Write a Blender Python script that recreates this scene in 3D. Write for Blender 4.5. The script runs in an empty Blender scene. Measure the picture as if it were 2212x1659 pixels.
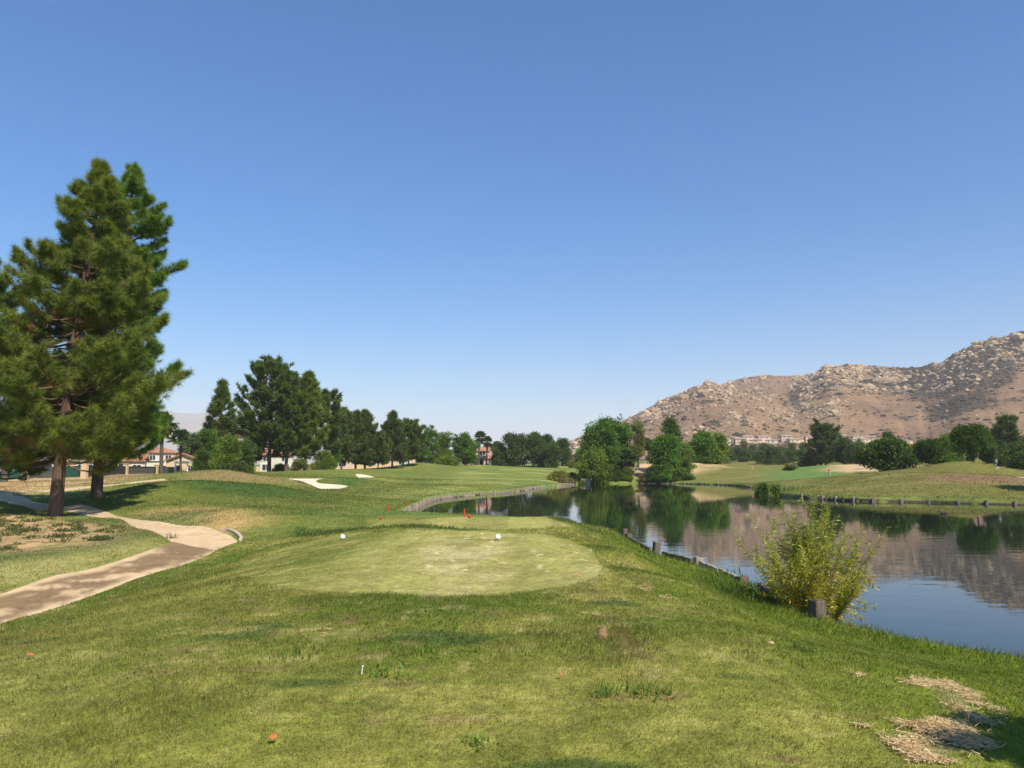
SKY_DUST, SKY_OZONE, SKY_STR = 1.0, 9.0, .106
SUN_STR, EXPO = 4.9, .52

WAVE = .12
HAZE, HAZE_G = 1.2e-4, 0.0
SAMPLE_VB = 2
DENOISE = True
import bpy, math, random
import numpy as np
rng = np.random.default_rng(7)
random.seed(7)
R = math.radians
sc = bpy.context.scene
COL = sc.collection

# ------------------------------------------------------------------ camera
FD, CX, CY = 1662.0, 1106.0, 829.5
PITCH = math.atan((1014 - CY) / FD)
CAMZ = 3.0
cam_d = bpy.data.cameras.new('camera'); cam = bpy.data.objects.new('camera', cam_d); COL.objects.link(cam)
cam.location = (0, 0, CAMZ); cam.rotation_euler = (R(90) + PITCH, 0, 0)
cam_d.sensor_width = 36; cam_d.lens = 36 * FD / 2212.0
cam_d.clip_start = 0.1; cam_d.clip_end = 60000
sc.camera = cam

def ray(u, v):
    a, b = (u - CX) / FD, (v - CY) / FD
    cp, sp = math.cos(PITCH), math.sin(PITCH)
    return np.array([a, cp + b * sp, sp - b * cp])

def W(u, v, Y=None, z=None):
    d = ray(u, v)
    t = Y / d[1] if Y is not None else (z - CAMZ) / d[2]
    return np.array([0, 0, CAMZ]) + d * t

# ------------------------------------------------------------------ numpy noise
_perm = np.random.default_rng(11).permutation(512).astype(np.int64)
_perm = np.concatenate([_perm, _perm])
_ga = np.random.default_rng(5).uniform(0, 2 * np.pi, 512)
_gx, _gy = np.cos(_ga), np.sin(_ga)
def noise2(x, y):
    x = np.asarray(x, float); y = np.asarray(y, float)
    xi = np.floor(x).astype(np.int64); yi = np.floor(y).astype(np.int64)
    fx, fy = x - xi, y - yi
    u = fx * fx * fx * (fx * (fx * 6 - 15) + 10); v = fy * fy * fy * (fy * (fy * 6 - 15) + 10)
    def g(ix, iy, dx, dy):
        h = _perm[_perm[ix & 511] + (iy & 511)] & 511
        return _gx[h] * dx + _gy[h] * dy
    a = g(xi, yi, fx, fy); b = g(xi + 1, yi, fx - 1, fy)
    c = g(xi, yi + 1, fx, fy - 1); d = g(xi + 1, yi + 1, fx - 1, fy - 1)
    return ((a + u * (b - a)) * (1 - v) + (c + u * (d - c)) * v) * 1.4
def fbm(x, y, o=4, s=0.0):
    r, a, n = 0, 1.0, 0
    for k in range(o):
        r = r + a * noise2(x * 2 ** k + 17.3 * k + s, y * 2 ** k - 9.1 * k + s * 1.7); n += a; a *= .5
    return r / n
def sstep(a, b, x):
    t = np.clip((x - a) / (b - a), 0, 1); return t * t * (3 - 2 * t)
def mix(a, b, t):
    return a + (b - a) * t

def poly_sd(poly, x, y, far=1e9):
    """signed distance, positive OUTSIDE; only evaluated within FAR of the bounding box"""
    poly = np.asarray(poly, float)[:, :2]
    out = np.full(x.shape, 1e6)
    lo, hi = poly.min(0) - far, poly.max(0) + far
    m = (x > lo[0]) & (x < hi[0]) & (y > lo[1]) & (y < hi[1])
    if not m.any(): return out
    px, py = x[m], y[m]
    d2 = np.full(px.shape, 1e18); ins = np.zeros(px.shape, bool)
    n = len(poly)
    for i in range(n):
        ax, ay = poly[i]; bx, by = poly[(i + 1) % n]
        ex, ey = bx - ax, by - ay
        t = np.clip(((px - ax) * ex + (py - ay) * ey) / (ex * ex + ey * ey + 1e-12), 0, 1)
        d2 = np.minimum(d2, (px - ax - t * ex) ** 2 + (py - ay - t * ey) ** 2)
        c = (ay > py) != (by > py)
        if c.any():
            xx = ax + (py - ay) * ex / (ey if abs(ey) > 1e-12 else 1e-12)
            ins ^= c & (px < xx)
    d = np.sqrt(d2); out[m] = np.where(ins, -d, d)
    return out

def smooth_poly(pts, sub=4, closed=True):
    pts = np.asarray(pts, float); n = len(pts); out = []
    rngi = range(n) if closed else range(n - 1)
    for i in rngi:
        if closed: p0, p1, p2, p3 = pts[(i - 1) % n], pts[i], pts[(i + 1) % n], pts[(i + 2) % n]
        else: p0, p1, p2, p3 = pts[max(i - 1, 0)], pts[i], pts[i + 1], pts[min(i + 2, n - 1)]
        for k in range(sub):
            t = k / sub
            out.append(.5 * ((2 * p1) + (-p0 + p2) * t + (2 * p0 - 5 * p1 + 4 * p2 - p3) * t * t + (-p0 + 3 * p1 - 3 * p2 + p3) * t ** 3))
    if not closed: out.append(pts[-1])
    return np.array(out)

# ------------------------------------------------------------------ mesh helpers
def mesh_np(name, V, F, mat=None, col=None, parent=None, smooth=False, mats=None, midx=None):
    """V (n,3), F (m,k) or a list of such arrays; col (n,3) point colour; returns the linked object"""
    V = np.ascontiguousarray(V, dtype=np.float32)
    Fs = F if isinstance(F, list) else [F]
    Fs = [np.asarray(f, dtype=np.int32) for f in Fs if len(f)]
    me = bpy.data.meshes.new(name)
    me.vertices.add(len(V)); me.vertices.foreach_set('co', V.ravel())
    loops = np.concatenate([f.ravel() for f in Fs]); tot = np.concatenate([np.full(len(f), f.shape[1], np.int32) for f in Fs])
    me.loops.add(len(loops)); me.loops.foreach_set('vertex_index', loops)
    me.polygons.add(len(tot))
    st = np.zeros(len(tot), np.int32); st[1:] = np.cumsum(tot)[:-1]
    me.polygons.foreach_set('loop_start', st)
    if midx is not None: me.polygons.foreach_set('material_index', np.asarray(midx, np.int32))
    me.update(calc_edges=True)
    me.polygons.foreach_set('use_smooth', np.full(len(tot), bool(smooth)))
    if col is not None:
        a = me.attributes.new('Col', 'FLOAT_COLOR', 'POINT')
        c = np.ones((len(V), 4), np.float32); c[:, :3] = col; a.data.foreach_set('color', c.ravel())
    for m in (mats or ([mat] if mat else [])): me.materials.append(m)
    o = bpy.data.objects.new(name, me); COL.objects.link(o)
    if parent is not None: o.parent = parent
    return o

class MB:
    """collects simple solids; build() links them as ONE mesh object"""
    def __init__(s): s.v = []; s.f = {3: [], 4: []}; s.n = 0
    def add(s, V, faces):
        V = np.asarray(V, float)
        for f in faces:
            if len(f) in (3, 4): s.f[len(f)].append([i + s.n for i in f])
            else:
                for k in range(1, len(f) - 1): s.f[3].append([f[0] + s.n, f[k] + s.n, f[k + 1] + s.n])
        s.v.append(V); s.n += len(V)
    def box(s, c, size, rz=0, bev=0.0, jit=0.0, tilt=(0, 0)):
        hx, hy, hz = [q / 2 for q in size]
        b = min(bev, hx * .9, hy * .9, hz * .9)
        if b <= 0:
            V = np.array([[x, y, z] for z in (-hz, hz) for x, y in ((-hx, -hy), (hx, -hy), (hx, hy), (-hx, hy))])
            F = [(3, 2, 1, 0), (4, 5, 6, 7), (0, 1, 5, 4), (1, 2, 6, 5), (2, 3, 7, 6), (3, 0, 4, 7)]
        else:
            rings = []
            for z, i in ((-hz, b), (-hz + b, 0), (hz - b, 0), (hz, b)):
                rings += [[x, y, z] for x, y in ((-hx + b + i*0, -hy + i), (hx - b, -hy + i), (hx - i, -hy + b), (hx - i, hy - b), (hx - b, hy - i), (-hx + b, hy - i), (-hx + i, hy - b), (-hx + i, -hy + b))]
            V = np.array(rings)
            F = [tuple(range(7, -1, -1)), tuple(range(24, 32))]
            for r in range(3):
                for k in range(8): F.append((r * 8 + k, r * 8 + (k + 1) % 8, r * 8 + 8 + (k + 1) % 8, r * 8 + 8 + k))
        if jit: V = V + np.random.default_rng(s.n + 3).uniform(-jit, jit, V.shape)
        tx, ty = tilt
        if tx or ty:
            Rx = np.array([[1, 0, 0], [0, math.cos(tx), -math.sin(tx)], [0, math.sin(tx), math.cos(tx)]])
            Ry = np.array([[math.cos(ty), 0, math.sin(ty)], [0, 1, 0], [-math.sin(ty), 0, math.cos(ty)]])
            V = V @ (Ry @ Rx).T
        cz, sz = math.cos(rz), math.sin(rz)
        V = V @ np.array([[cz, sz, 0], [-sz, cz, 0], [0, 0, 1]]) + np.asarray(c, float)
        s.add(V, F); return s
    def bar(s, a, b, w, h):
        """a box from point a to point b, w wide and h high"""
        a = np.asarray(a, float); b = np.asarray(b, float); d = b - a; L = np.linalg.norm(d)
        d = d / L; up = np.array([0, 0, 1.0]) if abs(d[2]) < .95 else np.array([0, 1.0, 0])
        sx = np.cross(d, up); sx /= np.linalg.norm(sx); sy = np.cross(sx, d)
        V = [p + sx * i * w / 2 + sy * j * h / 2 for p in (a, b) for i, j in ((-1, -1), (1, -1), (1, 1), (-1, 1))]
        s.add(V, [(3, 2, 1, 0), (4, 5, 6, 7), (0, 1, 5, 4), (1, 2, 6, 5), (2, 3, 7, 6), (3, 0, 4, 7)]); return s
    def tube(s, pts, rad, n=8, cap=True):
        V, F = tube_np(pts, rad, n); base = s.n
        faces = [tuple(f) for f in F]
        if cap:
            faces.append(tuple(range(n - 1, -1, -1))); m = len(pts); faces.append(tuple(range((m - 1) * n, m * n)))
        s.add(V, faces); return s
    def sphere(s, c, r, nu=16, nv=10, sc3=(1, 1, 1)):
        V = [[0, 0, -1]]
        for j in range(1, nv):
            a = -math.pi / 2 + math.pi * j / nv
            V += [[math.cos(a) * math.cos(2 * math.pi * i / nu), math.cos(a) * math.sin(2 * math.pi * i / nu), math.sin(a)] for i in range(nu)]
        V.append([0, 0, 1]); V = np.array(V) * r * np.array(sc3) + np.asarray(c, float)
        F = [(0, 1 + (i + 1) % nu, 1 + i) for i in range(nu)]
        for j in range(nv - 2):
            for i in range(nu): F.append((1 + j * nu + i, 1 + j * nu + (i + 1) % nu, 1 + (j + 1) * nu + (i + 1) % nu, 1 + (j + 1) * nu + i))
        t = 1 + (nv - 2) * nu; F += [(t + i, t + (i + 1) % nu, len(V) - 1) for i in range(nu)]
        s.add(V, F); return s
    def prism(s, prof, y0, y1, flip=False):
        """profile in (x,z) extruded along y"""
        n = len(prof); V = [[x, y, z] for y in (y0, y1) for x, z in prof]
        F = [tuple(range(n)), tuple(range(2 * n - 1, n - 1, -1))] + [(i, n + i, n + (i + 1) % n, (i + 1) % n) for i in range(n)]
        s.add(V, F); return s
    def build(s, name, mat, parent=None, smooth=False):
        V = np.concatenate(s.v)
        F = [np.array(s.f[k]) for k in (3, 4) if s.f[k]]
        return mesh_np(name, V, F, mat, parent=parent, smooth=smooth)

def tube_np(pts, rad, n=8):
    pts = np.asarray(pts, float); rad = np.broadcast_to(np.asarray(rad, float), (len(pts),))
    T = np.gradient(pts, axis=0); T /= np.linalg.norm(T, axis=1, keepdims=True) + 1e-9
    ref = np.array([0, 0, 1.0]) if abs(T[0][2]) < .9 else np.array([1.0, 0, 0])
    a = np.linspace(0, 2 * np.pi, n, endpoint=False); V = []
    for p, t, r in zip(pts, T, rad):
        x = np.cross(ref, t); x /= np.linalg.norm(x) + 1e-9; y = np.cross(t, x)
        V.append(p + r * (np.cos(a)[:, None] * x + np.sin(a)[:, None] * y))
    V = np.concatenate(V); F = []
    for i in range(len(pts) - 1):
        for k in range(n): F.append((i * n + k, i * n + (k + 1) % n, (i + 1) * n + (k + 1) % n, (i + 1) * n + k))
    return V, np.array(F)

def tubes_np(lst, n=6):
    Vs, Fs, o = [], [], 0
    for pts, rad in lst:
        V, F = tube_np(pts, rad, n); Vs.append(V); Fs.append(F + o); o += len(V)
    return np.concatenate(Vs), np.concatenate(Fs)

def empty(name, loc=(0, 0, 0), rz=0):
    o = bpy.data.objects.new(name, None); COL.objects.link(o); o.location = loc; o.rotation_euler = (0, 0, rz)
    o.empty_display_size = .3
    return o
def tag(o, label=None, cat=None, group=None, kind=None):
    if label: o['label'] = label
    if cat: o['category'] = cat
    if group: o['group'] = group
    if kind: o['kind'] = kind
    return o
def copy_tree(o, parent=None):
    c = o.copy(); COL.objects.link(c)
    if parent is not None: c.parent = parent
    for ch in [q for q in bpy.data.objects if q.parent == o]: copy_tree(ch, c)
    return c

# ------------------------------------------------------------------ materials
def new_mat(name):
    m = bpy.data.materials.new(name); m.use_nodes = True
    nt = m.node_tree; b = nt.nodes['Principled BSDF']
    return m, nt, b
def N(nt, t, **kw):
    n = nt.nodes.new(t)
    for k, v in kw.items():
        if k in n.inputs: n.inputs[k].default_value = v
        else: setattr(n, k, v)
    return n
def setin(b, **kw):
    for k, v in kw.items():
        k = k.replace('_', ' ')
        if k in b.inputs: b.inputs[k].default_value = v

def mat_noise(name, c1, c2, scale=5.0, rough=.8, bump=0.0, bscale=None, stretch=(1, 1, 1), detail=6, spec=.3, coord='Object', metallic=0.0):
    m, nt, b = new_mat(name)
    tc = N(nt, 'ShaderNodeTexCoord'); mp = N(nt, 'ShaderNodeMapping'); mp.inputs['Scale'].default_value = stretch
    nt.links.new(tc.outputs[coord], mp.inputs['Vector'])
    nz = N(nt, 'ShaderNodeTexNoise', Scale=scale, Detail=detail, Roughness=.6); nt.links.new(mp.outputs[0], nz.inputs['Vector'])
    cr = N(nt, 'ShaderNodeValToRGB'); cr.color_ramp.elements[0].position = .3; cr.color_ramp.elements[1].position = .7
    cr.color_ramp.elements[0].color = (*c1, 1); cr.color_ramp.elements[1].color = (*c2, 1)
    nt.links.new(nz.outputs['Fac'], cr.inputs['Fac']); nt.links.new(cr.outputs[0], b.inputs['Base Color'])
    setin(b, Roughness=rough, Specular_IOR_Level=spec, Metallic=metallic)
    if bump:
        n2 = N(nt, 'ShaderNodeTexNoise', Scale=bscale or scale * 4, Detail=6, Roughness=.65); nt.links.new(mp.outputs[0], n2.inputs['Vector'])
        bp = N(nt, 'ShaderNodeBump', Strength=min(1, bump), Distance=.05); nt.links.new(n2.outputs['Fac'], bp.inputs['Height']); nt.links.new(bp.outputs[0], b.inputs['Normal'])
    return m

def mat_leaf(name, trans=.3, tint=(1.0, 1.25, .35), rough=.55, spec=.25, gain=1.0):
    """foliage: the colour attribute of the leaves, part of the light passing through"""
    m, nt, b = new_mat(name)
    at = N(nt, 'ShaderNodeAttribute', attribute_name='Col')
    nt.links.new(at.outputs['Color'], b.inputs['Base Color']); setin(b, Roughness=rough, Specular_IOR_Level=spec)
    mu = N(nt, 'ShaderNodeMixRGB', blend_type='MULTIPLY'); mu.inputs['Fac'].default_value = 1; mu.inputs[2].default_value = (*tint, 1)
    nt.links.new(at.outputs['Color'], mu.inputs[1])
    tr = N(nt, 'ShaderNodeBsdfTranslucent'); nt.links.new(mu.outputs[0], tr.inputs['Color'])
    mx = N(nt, 'ShaderNodeMixShader'); mx.inputs[0].default_value = trans
    nt.links.new(b.outputs[0], mx.inputs[1]); nt.links.new(tr.outputs[0], mx.inputs[2])
    nt.links.new(mx.outputs[0], nt.nodes['Material Output'].inputs['Surface'])
    return m

def mat_col(name, rough=.9, spec=.15, noises=((3.0, .25),), bump=0.0, bscale=20.0, bdist=.03, bumps=None):
    """colour attribute times fine noise, with bump"""
    m, nt, b = new_mat(name)
    at = N(nt, 'ShaderNodeAttribute', attribute_name='Col'); cur = at.outputs['Color']
    tc = N(nt, 'ShaderNodeTexCoord')
    for s, amp in noises:
        nz = N(nt, 'ShaderNodeTexNoise', Scale=s, Detail=5, Roughness=.65); nt.links.new(tc.outputs['Object'], nz.inputs['Vector'])
        mr = N(nt, 'ShaderNodeMapRange'); mr.inputs['From Min'].default_value = .3; mr.inputs['From Max'].default_value = .7
        mr.inputs['To Min'].default_value = 1 - amp; mr.inputs['To Max'].default_value = 1 + amp
        nt.links.new(nz.outputs['Fac'], mr.inputs['Value'])
        vm = N(nt, 'ShaderNodeVectorMath', operation='SCALE'); nt.links.new(cur, vm.inputs[0]); nt.links.new(mr.outputs[0], vm.inputs['Scale']); cur = vm.outputs[0]
    nt.links.new(cur, b.inputs['Base Color']); setin(b, Roughness=rough, Specular_IOR_Level=spec)
    prev = None
    for s, st, ds in (bumps or ([(bscale, bump, bdist)] if bump else [])):
        nz = N(nt, 'ShaderNodeTexNoise', Scale=s, Detail=5, Roughness=.7); nt.links.new(tc.outputs['Object'], nz.inputs['Vector'])
        bp = N(nt, 'ShaderNodeBump', Strength=st, Distance=ds); nt.links.new(nz.outputs['Fac'], bp.inputs['Height'])
        if prev is not None: nt.links.new(prev.outputs[0], bp.inputs['Normal'])
        prev = bp
    if prev is not None: nt.links.new(prev.outputs[0], b.inputs['Normal'])
    return m
# ------------------------------------------------------------------ world, sun, haze
SUN_AZ, SUN_EL = R(146), R(48)          # azimuth clockwise from +Y (straight ahead)
world = bpy.data.worlds.new('World'); sc.world = world; world.use_nodes = True
wn = world.node_tree; bg = wn.nodes['Background']
sky = wn.nodes.new('ShaderNodeTexSky'); sky.sky_type = 'NISHITA'; sky.sun_disc = False
sky.sun_elevation = SUN_EL; sky.sun_rotation = SUN_AZ
sky.air_density = 1.2; sky.dust_density = SKY_DUST; sky.ozone_density = SKY_OZONE; sky.altitude = 500
hs = wn.nodes.new('ShaderNodeHueSaturation'); hs.inputs['Saturation'].default_value = 1.34
wn.links.new(sky.outputs[0], hs.inputs['Color']); wn.links.new(hs.outputs[0], bg.inputs['Color']); bg.inputs['Strength'].default_value = SKY_STR
sd_ = bpy.data.lights.new('sun', 'SUN'); sun = bpy.data.objects.new('sun', sd_); COL.objects.link(sun)
sd_.energy = SUN_STR; sd_.angle = R(.53); sd_.color = (1.0, .905, .73)
from mathutils import Vector
SUND = Vector((math.sin(SUN_AZ) * math.cos(SUN_EL), math.cos(SUN_AZ) * math.cos(SUN_EL), math.sin(SUN_EL)))
sun.rotation_euler = SUND.to_track_quat('Z', 'Y').to_euler(); sun.location = (60, -40, 80)
sc.cycles.volume_bounces = SAMPLE_VB; sc.cycles.use_denoising = DENOISE; sc.cycles.denoiser = 'OPENIMAGEDENOISE'; sc.cycles.denoising_input_passes = 'RGB_ALBEDO_NORMAL'; sc.cycles.denoising_prefilter = 'NONE'; sc.cycles.max_bounces = 10; sc.cycles.transparent_max_bounces = 4
vs = sc.view_settings; vs.view_transform = 'Standard'; vs.look = 'None'; vs.exposure = EXPO; vs.gamma = 1; vs.use_curve_mapping = False

# ------------------------------------------------------------------ pond outline (plan)
POND = [(-7.0, 47), (-7.4, 60), (-7.6, 71), (-7, 80), (-5.4, 87), (-3.3, 94), (-1.1, 98.5), (1.4, 108), (4.8, 128), (8.5, 138),
        (13.8, 160), (20, 164), (28, 165), (35.5, 161), (40.8, 147), (39.4, 128), (43, 116), (45, 106), (38, 97), (32, 93.5), (30.3, 89),
        (30.8, 80), (32.7, 73), (37, 71), (42.7, 66.5), (52, 62), (66, 52), (80, 40), (84, 20), (60, 5), (30, 3), (14, 6.5), (9.2, 9.2), (6.9, 11.2), (5.7, 13.0),
        (5.2, 14.8), (5.25, 18.3), (5.0, 21.5), (4.4, 24.8), (4.4, 31), (4.2, 34.2), (2.1, 40.5), (-2.1, 45), (-5.0, 46.3)]
POND_S = smooth_poly(POND, 3)

# ------------------------------------------------------------------ terrain control points
ctl = []
def cp(u, v, Y): ctl.append(W(u, v, Y=Y))
def cz(u, v, z): ctl.append(W(u, v, z=z))
def cx(x, y, z): ctl.append(np.array([x, y, z], float))
for y in (2, 5, 8, 12, 16, 20, 24, 28):
    for x in (-2.6, 0, 2.4): cx(x, y, 1.35 if y < 28 else 1.28)
for p in ((-4.5, 5, 1.27), (-6, 8.5, 1.02), (-5.6, 12, 1.02), (-4.6, 16, 1.1), (-4.8, 20, 1.08), (-5.2, 25, .98), (-5.6, 29, .86), (-9, 5, 1.0), (-9, 9, .75), (-14, 8, .6),
          (0, 33, .85), (-3, 35, .8), (3, 32, .85), (-3, 41, .62), (-6, 36, .8), (3.4, 27, 1.05), (3.6, 18, .92), (3.4, 22, 1.08), (3.7, 14, .86), (3.6, 9.5, .98), (4.2, 12, .74), (5.2, 11.2, .58), (6, 9.5, .62), (5, 6, 1.06), (4, 7.5, 1.1), (8, 6, .8), (14, 2, .8),
          (3, 2, 1.35), (-3, 2, 1.35), (0, -3, 1.38), (0, -10, 1.4), (-20, -20, 1), (20, -20, 1.1), (0, -60, 1.6), (-100, -100, 2), (100, -100, 2), (0, -400, 4), (-400, -400, 5), (400, -400, 5),
          (-30, 20, .6), (-40, 40, .8), (-90, 40, 1.5), (-60, 0, 1), (40, -5, 1), (110, 20, 1.5), (120, 60, 2.5), (-140, 100, 2.4), (-300, 200, 5), (-200, 60, 3)): cx(*p)
for u, v in ((0, 1283), (0, 1348), (130, 1240), (104, 1320), (217, 1223), (225, 1270), (303, 1195), (303, 1247), (340, 1182), (377, 1225), (368, 1173), (433, 1208), (490, 1177), (360, 1162), (522, 1166), (481, 1149), (321, 1145), (390, 1134), (282, 1134), (-150, 1325), (-150, 1405)): cz(u, v, .5)
for u, v, z in ((140, 1097, .58), (40, 1080, .7), (243, 1114, .52), (100, 1200, .58), (0, 1160, .65), (200, 1150, .58), (300, 1155, .55), (120, 1240, .52), (-100, 1200, .6)): cz(u, v, z)
for p in ((135, 1115, 42), (0, 1112, 42), (-200, 1120, 42), (0, 1068, 60), (150, 1060, 66), (300, 1041, 78), (200, 1050, 70), (72, 1039, 96), (194, 1035, 92), (282, 1028, 130), (347, 1026, 156), (399, 1025, 176), (100, 1050, 76), (-100, 1050, 80),
          (220, 1075, 49), (320, 1047, 54), (420, 1038, 57), (520, 1043, 60), (600, 1051, 63), (700, 1067, 66), (330, 1095, 44), (450, 1087, 46), (300, 1082, 47.5), (560, 1092, 45), (440, 1112, 37), (560, 1120, 33), (640, 1110, 36),
          (480, 1036, 82), (480, 1015, 93), (400, 1027, 95), (570, 1029, 92), (640, 1040, 90), (690, 1047, 96), (630, 1037, 102), (650, 1050, 90), (745, 1052, 92), (690, 1034, 108), (740, 1014, 140), (640, 1018, 136), (560, 1020, 140), (800, 1019, 150),
          (768, 1033, 108), (800, 1041, 112), (795, 1037, 124), (790, 1030, 132), (850, 1022, 152), (830, 1044, 116), (1000, 1040, 122), (850, 1075, 58), (760, 1100, 42), (900, 1055, 88), (700, 1077, 58), (620, 1072, 56), (1000, 1026, 165), (1130, 1027, 168), (1200, 1020, 192),
          (904, 999, 205), (860, 1006, 205), (950, 1006, 208), (988, 1010, 215), (1038, 1004, 225), (1090, 1010, 235), (1150, 1011, 240), (1215, 1006, 260), (1240, 1011, 250), (585, 1022, 150), (760, 1013, 170), (870, 1010, 190), (450, 1018, 135),
          (1370, 1022, 174), (1380, 1006, 184), (1300, 1025, 178), (1260, 1026, 188), (1430, 1010, 182), (1491, 995, 186), (1540, 1003, 190), (1617, 1018, 190), (1480, 1022, 173), (1560, 1032, 163), (1700, 1021, 160), (1785, 1034, 140), (1650, 1042, 140), (1830, 1026, 150), (1640, 1018, 225), (1700, 1013, 250), (1760, 1011, 220),
          (1742, 1064, 84), (1800, 1045, 92), (1850, 1030, 100), (1950, 1022, 104), (2050, 1022, 103), (1950, 1050, 82), (2100, 1050, 78), (2180, 1060, 74), (2089, 996, 118), (2050, 1005, 117), (2012, 1023, 116), (2195, 1026, 112), (2140, 1005, 117), (1900, 1019, 125), (2212, 1031, 92), (2320, 1035, 92), (2400, 1060, 75)): cp(*p)
for x, y, z in ((-28, 68, 1.3), (-33, 112, 2.0), (-20, 118, 1.7), (-24, 170, 2.6), (-40, 200, 3), (-20, 300, 4), (30, 300, 4.5), (70, 130, 2.3), (80, 200, 4), (110, 170, 4), (130, 300, 7), (200, 200, 6), (60, 400, 7), (0, 600, 8), (200, 600, 12), (400, 400, 12), (-300, 600, 6),
                (0, 1200, 12), (600, 1000, 14), (-800, 900, 8), (0, 3000, 14), (-3000, 3000, 14), (3000, 3000, 14), (-3000, -1000, 8), (3000, -1000, 8), (0, -3000, 8), (0, 9000, 15), (-8000, 5000, 15), (8000, 5000, 15), (-8000, -5000, 10), (8000, -5000, 10), (0, -9000, 10)): cx(x, y, z)
ctl = np.array(ctl)
def qmap(x, y):
    r = np.sqrt(x * x + y * y + 1.5); return np.stack([np.arctan2(x, y), np.log(r)], -1)
_q = qmap(ctl[:, 0], ctl[:, 1])
def _phi(d2): return .5 * d2 * np.log(d2 + 1e-12)
def _fit():
    n = len(_q); d2 = ((_q[:, None] - _q[None]) ** 2).sum(-1)
    K = _phi(d2) + np.eye(n) * 5e-5
    Pm = np.concatenate([np.ones((n, 1)), _q], 1)
    A = np.zeros((n + 3, n + 3)); A[:n, :n] = K; A[:n, n:] = Pm; A[n:, :n] = Pm.T
    b = np.zeros(n + 3); b[:n] = ctl[:, 2]
    return np.linalg.solve(A, b)
_w = _fit()
def tps(x, y):
    sh = np.shape(x); x = np.ravel(x); y = np.ravel(y); out = np.empty(len(x))
    for s in range(0, len(x), 20000):
        q = qmap(x[s:s + 20000], y[s:s + 20000])
        d2 = ((q[:, None] - _q[None]) ** 2).sum(-1)
        out[s:s + 20000] = _phi(d2) @ _w[:-3] + _w[-3] + q @ _w[-2:]
    return out.reshape(sh)
SHORE_Z = .44
def H(x, y, sd=None):
    """ground height without path and bunker hollows"""
    x = np.asarray(x, float); y = np.asarray(y, float)
    if sd is None: sd = poly_sd(POND_S, x, y, 14)
    t = tps(x, y); r = np.hypot(x, y)
    t = t + .05 * fbm(x / 4, y / 4, 3) * sstep(6, 60, r) + .025 * fbm(x / .9, y / .9, 3, 5.0) + .9 * fbm(x / 150, y / 150, 2, 2.) * sstep(250, 500, r)
    wd = mix(3.0, 5.0, sstep(30, 60, r))
    z = mix(SHORE_Z + .02 * noise2(x * 2, y * 2), np.maximum(t, .35), sstep(0, 1, np.clip(sd - .1, 0, None) / wd))
    return np.where(sd < 1e5, mix(-1.2, z, sstep(-.25, .12, sd)), z)
def G1(x, y): return float(H(np.array([x]), np.array([y]))[0])
def gp(u, v, tmin=3.0, tmax=900.0):
    """where the pixel's ray meets the ground"""
    d = ray(u, v); t = np.exp(np.linspace(math.log(tmin), math.log(tmax), 900))
    p = np.array([0, 0, CAMZ]) + t[:, None] * d
    b = p[:, 2] - np.maximum(H(p[:, 0], p[:, 1]), 0.0)
    i = int(np.argmax(b < 0))
    if b[i] >= 0: return p[-1]
    f = b[i - 1] / (b[i - 1] - b[i] + 1e-9); q = p[i - 1] + f * (p[i] - p[i - 1])
    return q
def gpl(pts): return np.array([gp(*p) for p in pts])

# ------------------------------------------------------------------ cart path and bunkers in plan
PATH_PAIRS = [((-330, 1385), (-330, 1500)), ((-150, 1325), (-150, 1410)), ((0, 1283), (0, 1348)), ((130, 1240), (104, 1318)), ((217, 1223), (205, 1284)), ((303, 1195), (303, 1247)), ((340, 1182), (377, 1225)), ((366, 1173), (433, 1206)), ((368, 1168), (490, 1178)),
              ((360, 1162), (512, 1168)), ((340, 1152), (478, 1151)), ((321, 1145), (390, 1135)), ((282, 1134), (295, 1122)), ((243, 1119), (243, 1111)), ((140, 1103), (130, 1094)), ((20, 1086), (60, 1078))]
PL = [gp(*a) for a, b in PATH_PAIRS]; PR = [gp(*b) for a, b in PATH_PAIRS]
for a, b in (((-50, 1074), (25, 1069)), ((10, 1064), (60, 1062)), ((120, 1057), (130, 1061)), ((215, 1048.5), (215, 1052)), ((290, 1040.5), (300, 1043)), ((352, 1034), (362, 1037))):
    PL.append(gp(*a)); PR.append(gp(*b))
PL = np.array(PL); PR = np.array(PR)
PLs, PRs = smooth_poly(PL[:, :2], 10, False), smooth_poly(PR[:, :2], 10, False)
PATH_POLY = np.concatenate([PLs, PRs[::-1]])
def plan(pts, Y=None): return np.array([(gp(*p) if Y is None else W(*p, Y=Y))[:2] for p in pts])
def pts_at(lst): return np.array([W(u, v, Y=Y)[:2] for u, v, Y in lst])
BUNKERS = [  # plan outlines, label
    (smooth_poly(pts_at([(617, 1043, 104), (650, 1042, 100), (668, 1047, 94), (700, 1050, 90), (735, 1051, 90), (752, 1048, 93), (735, 1045, 97), (690, 1045, 98), (684, 1040, 103), (700, 1036, 107.5), (665, 1036, 107), (640, 1040, 106)]), 4),
     'kidney shaped sand bunker with green tongue of grass, left of the fairway'),
    (smooth_poly(pts_at([(768, 1031, 134), (795, 1030, 134), (815, 1034, 130), (819, 1039, 124), (800, 1041, 120), (785, 1036, 126)]), 4),
     'small triangular sand bunker behind the grassy knoll beside the fairway'),
    (smooth_poly(pts_at([(836, 1026, 155), (850, 1025, 155), (852, 1028, 150), (838, 1028, 150)]), 4), 'tiny sliver of a sand bunker far up the fairway'),
    (smooth_poly(pts_at([(2188, 1028, 100), (2220, 1024, 102), (2300, 1028, 100), (2300, 1040, 88), (2215, 1035, 90), (2192, 1031, 95)]), 4),
     'white sand bunker at the foot of the round mound across the pond'),
]
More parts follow.
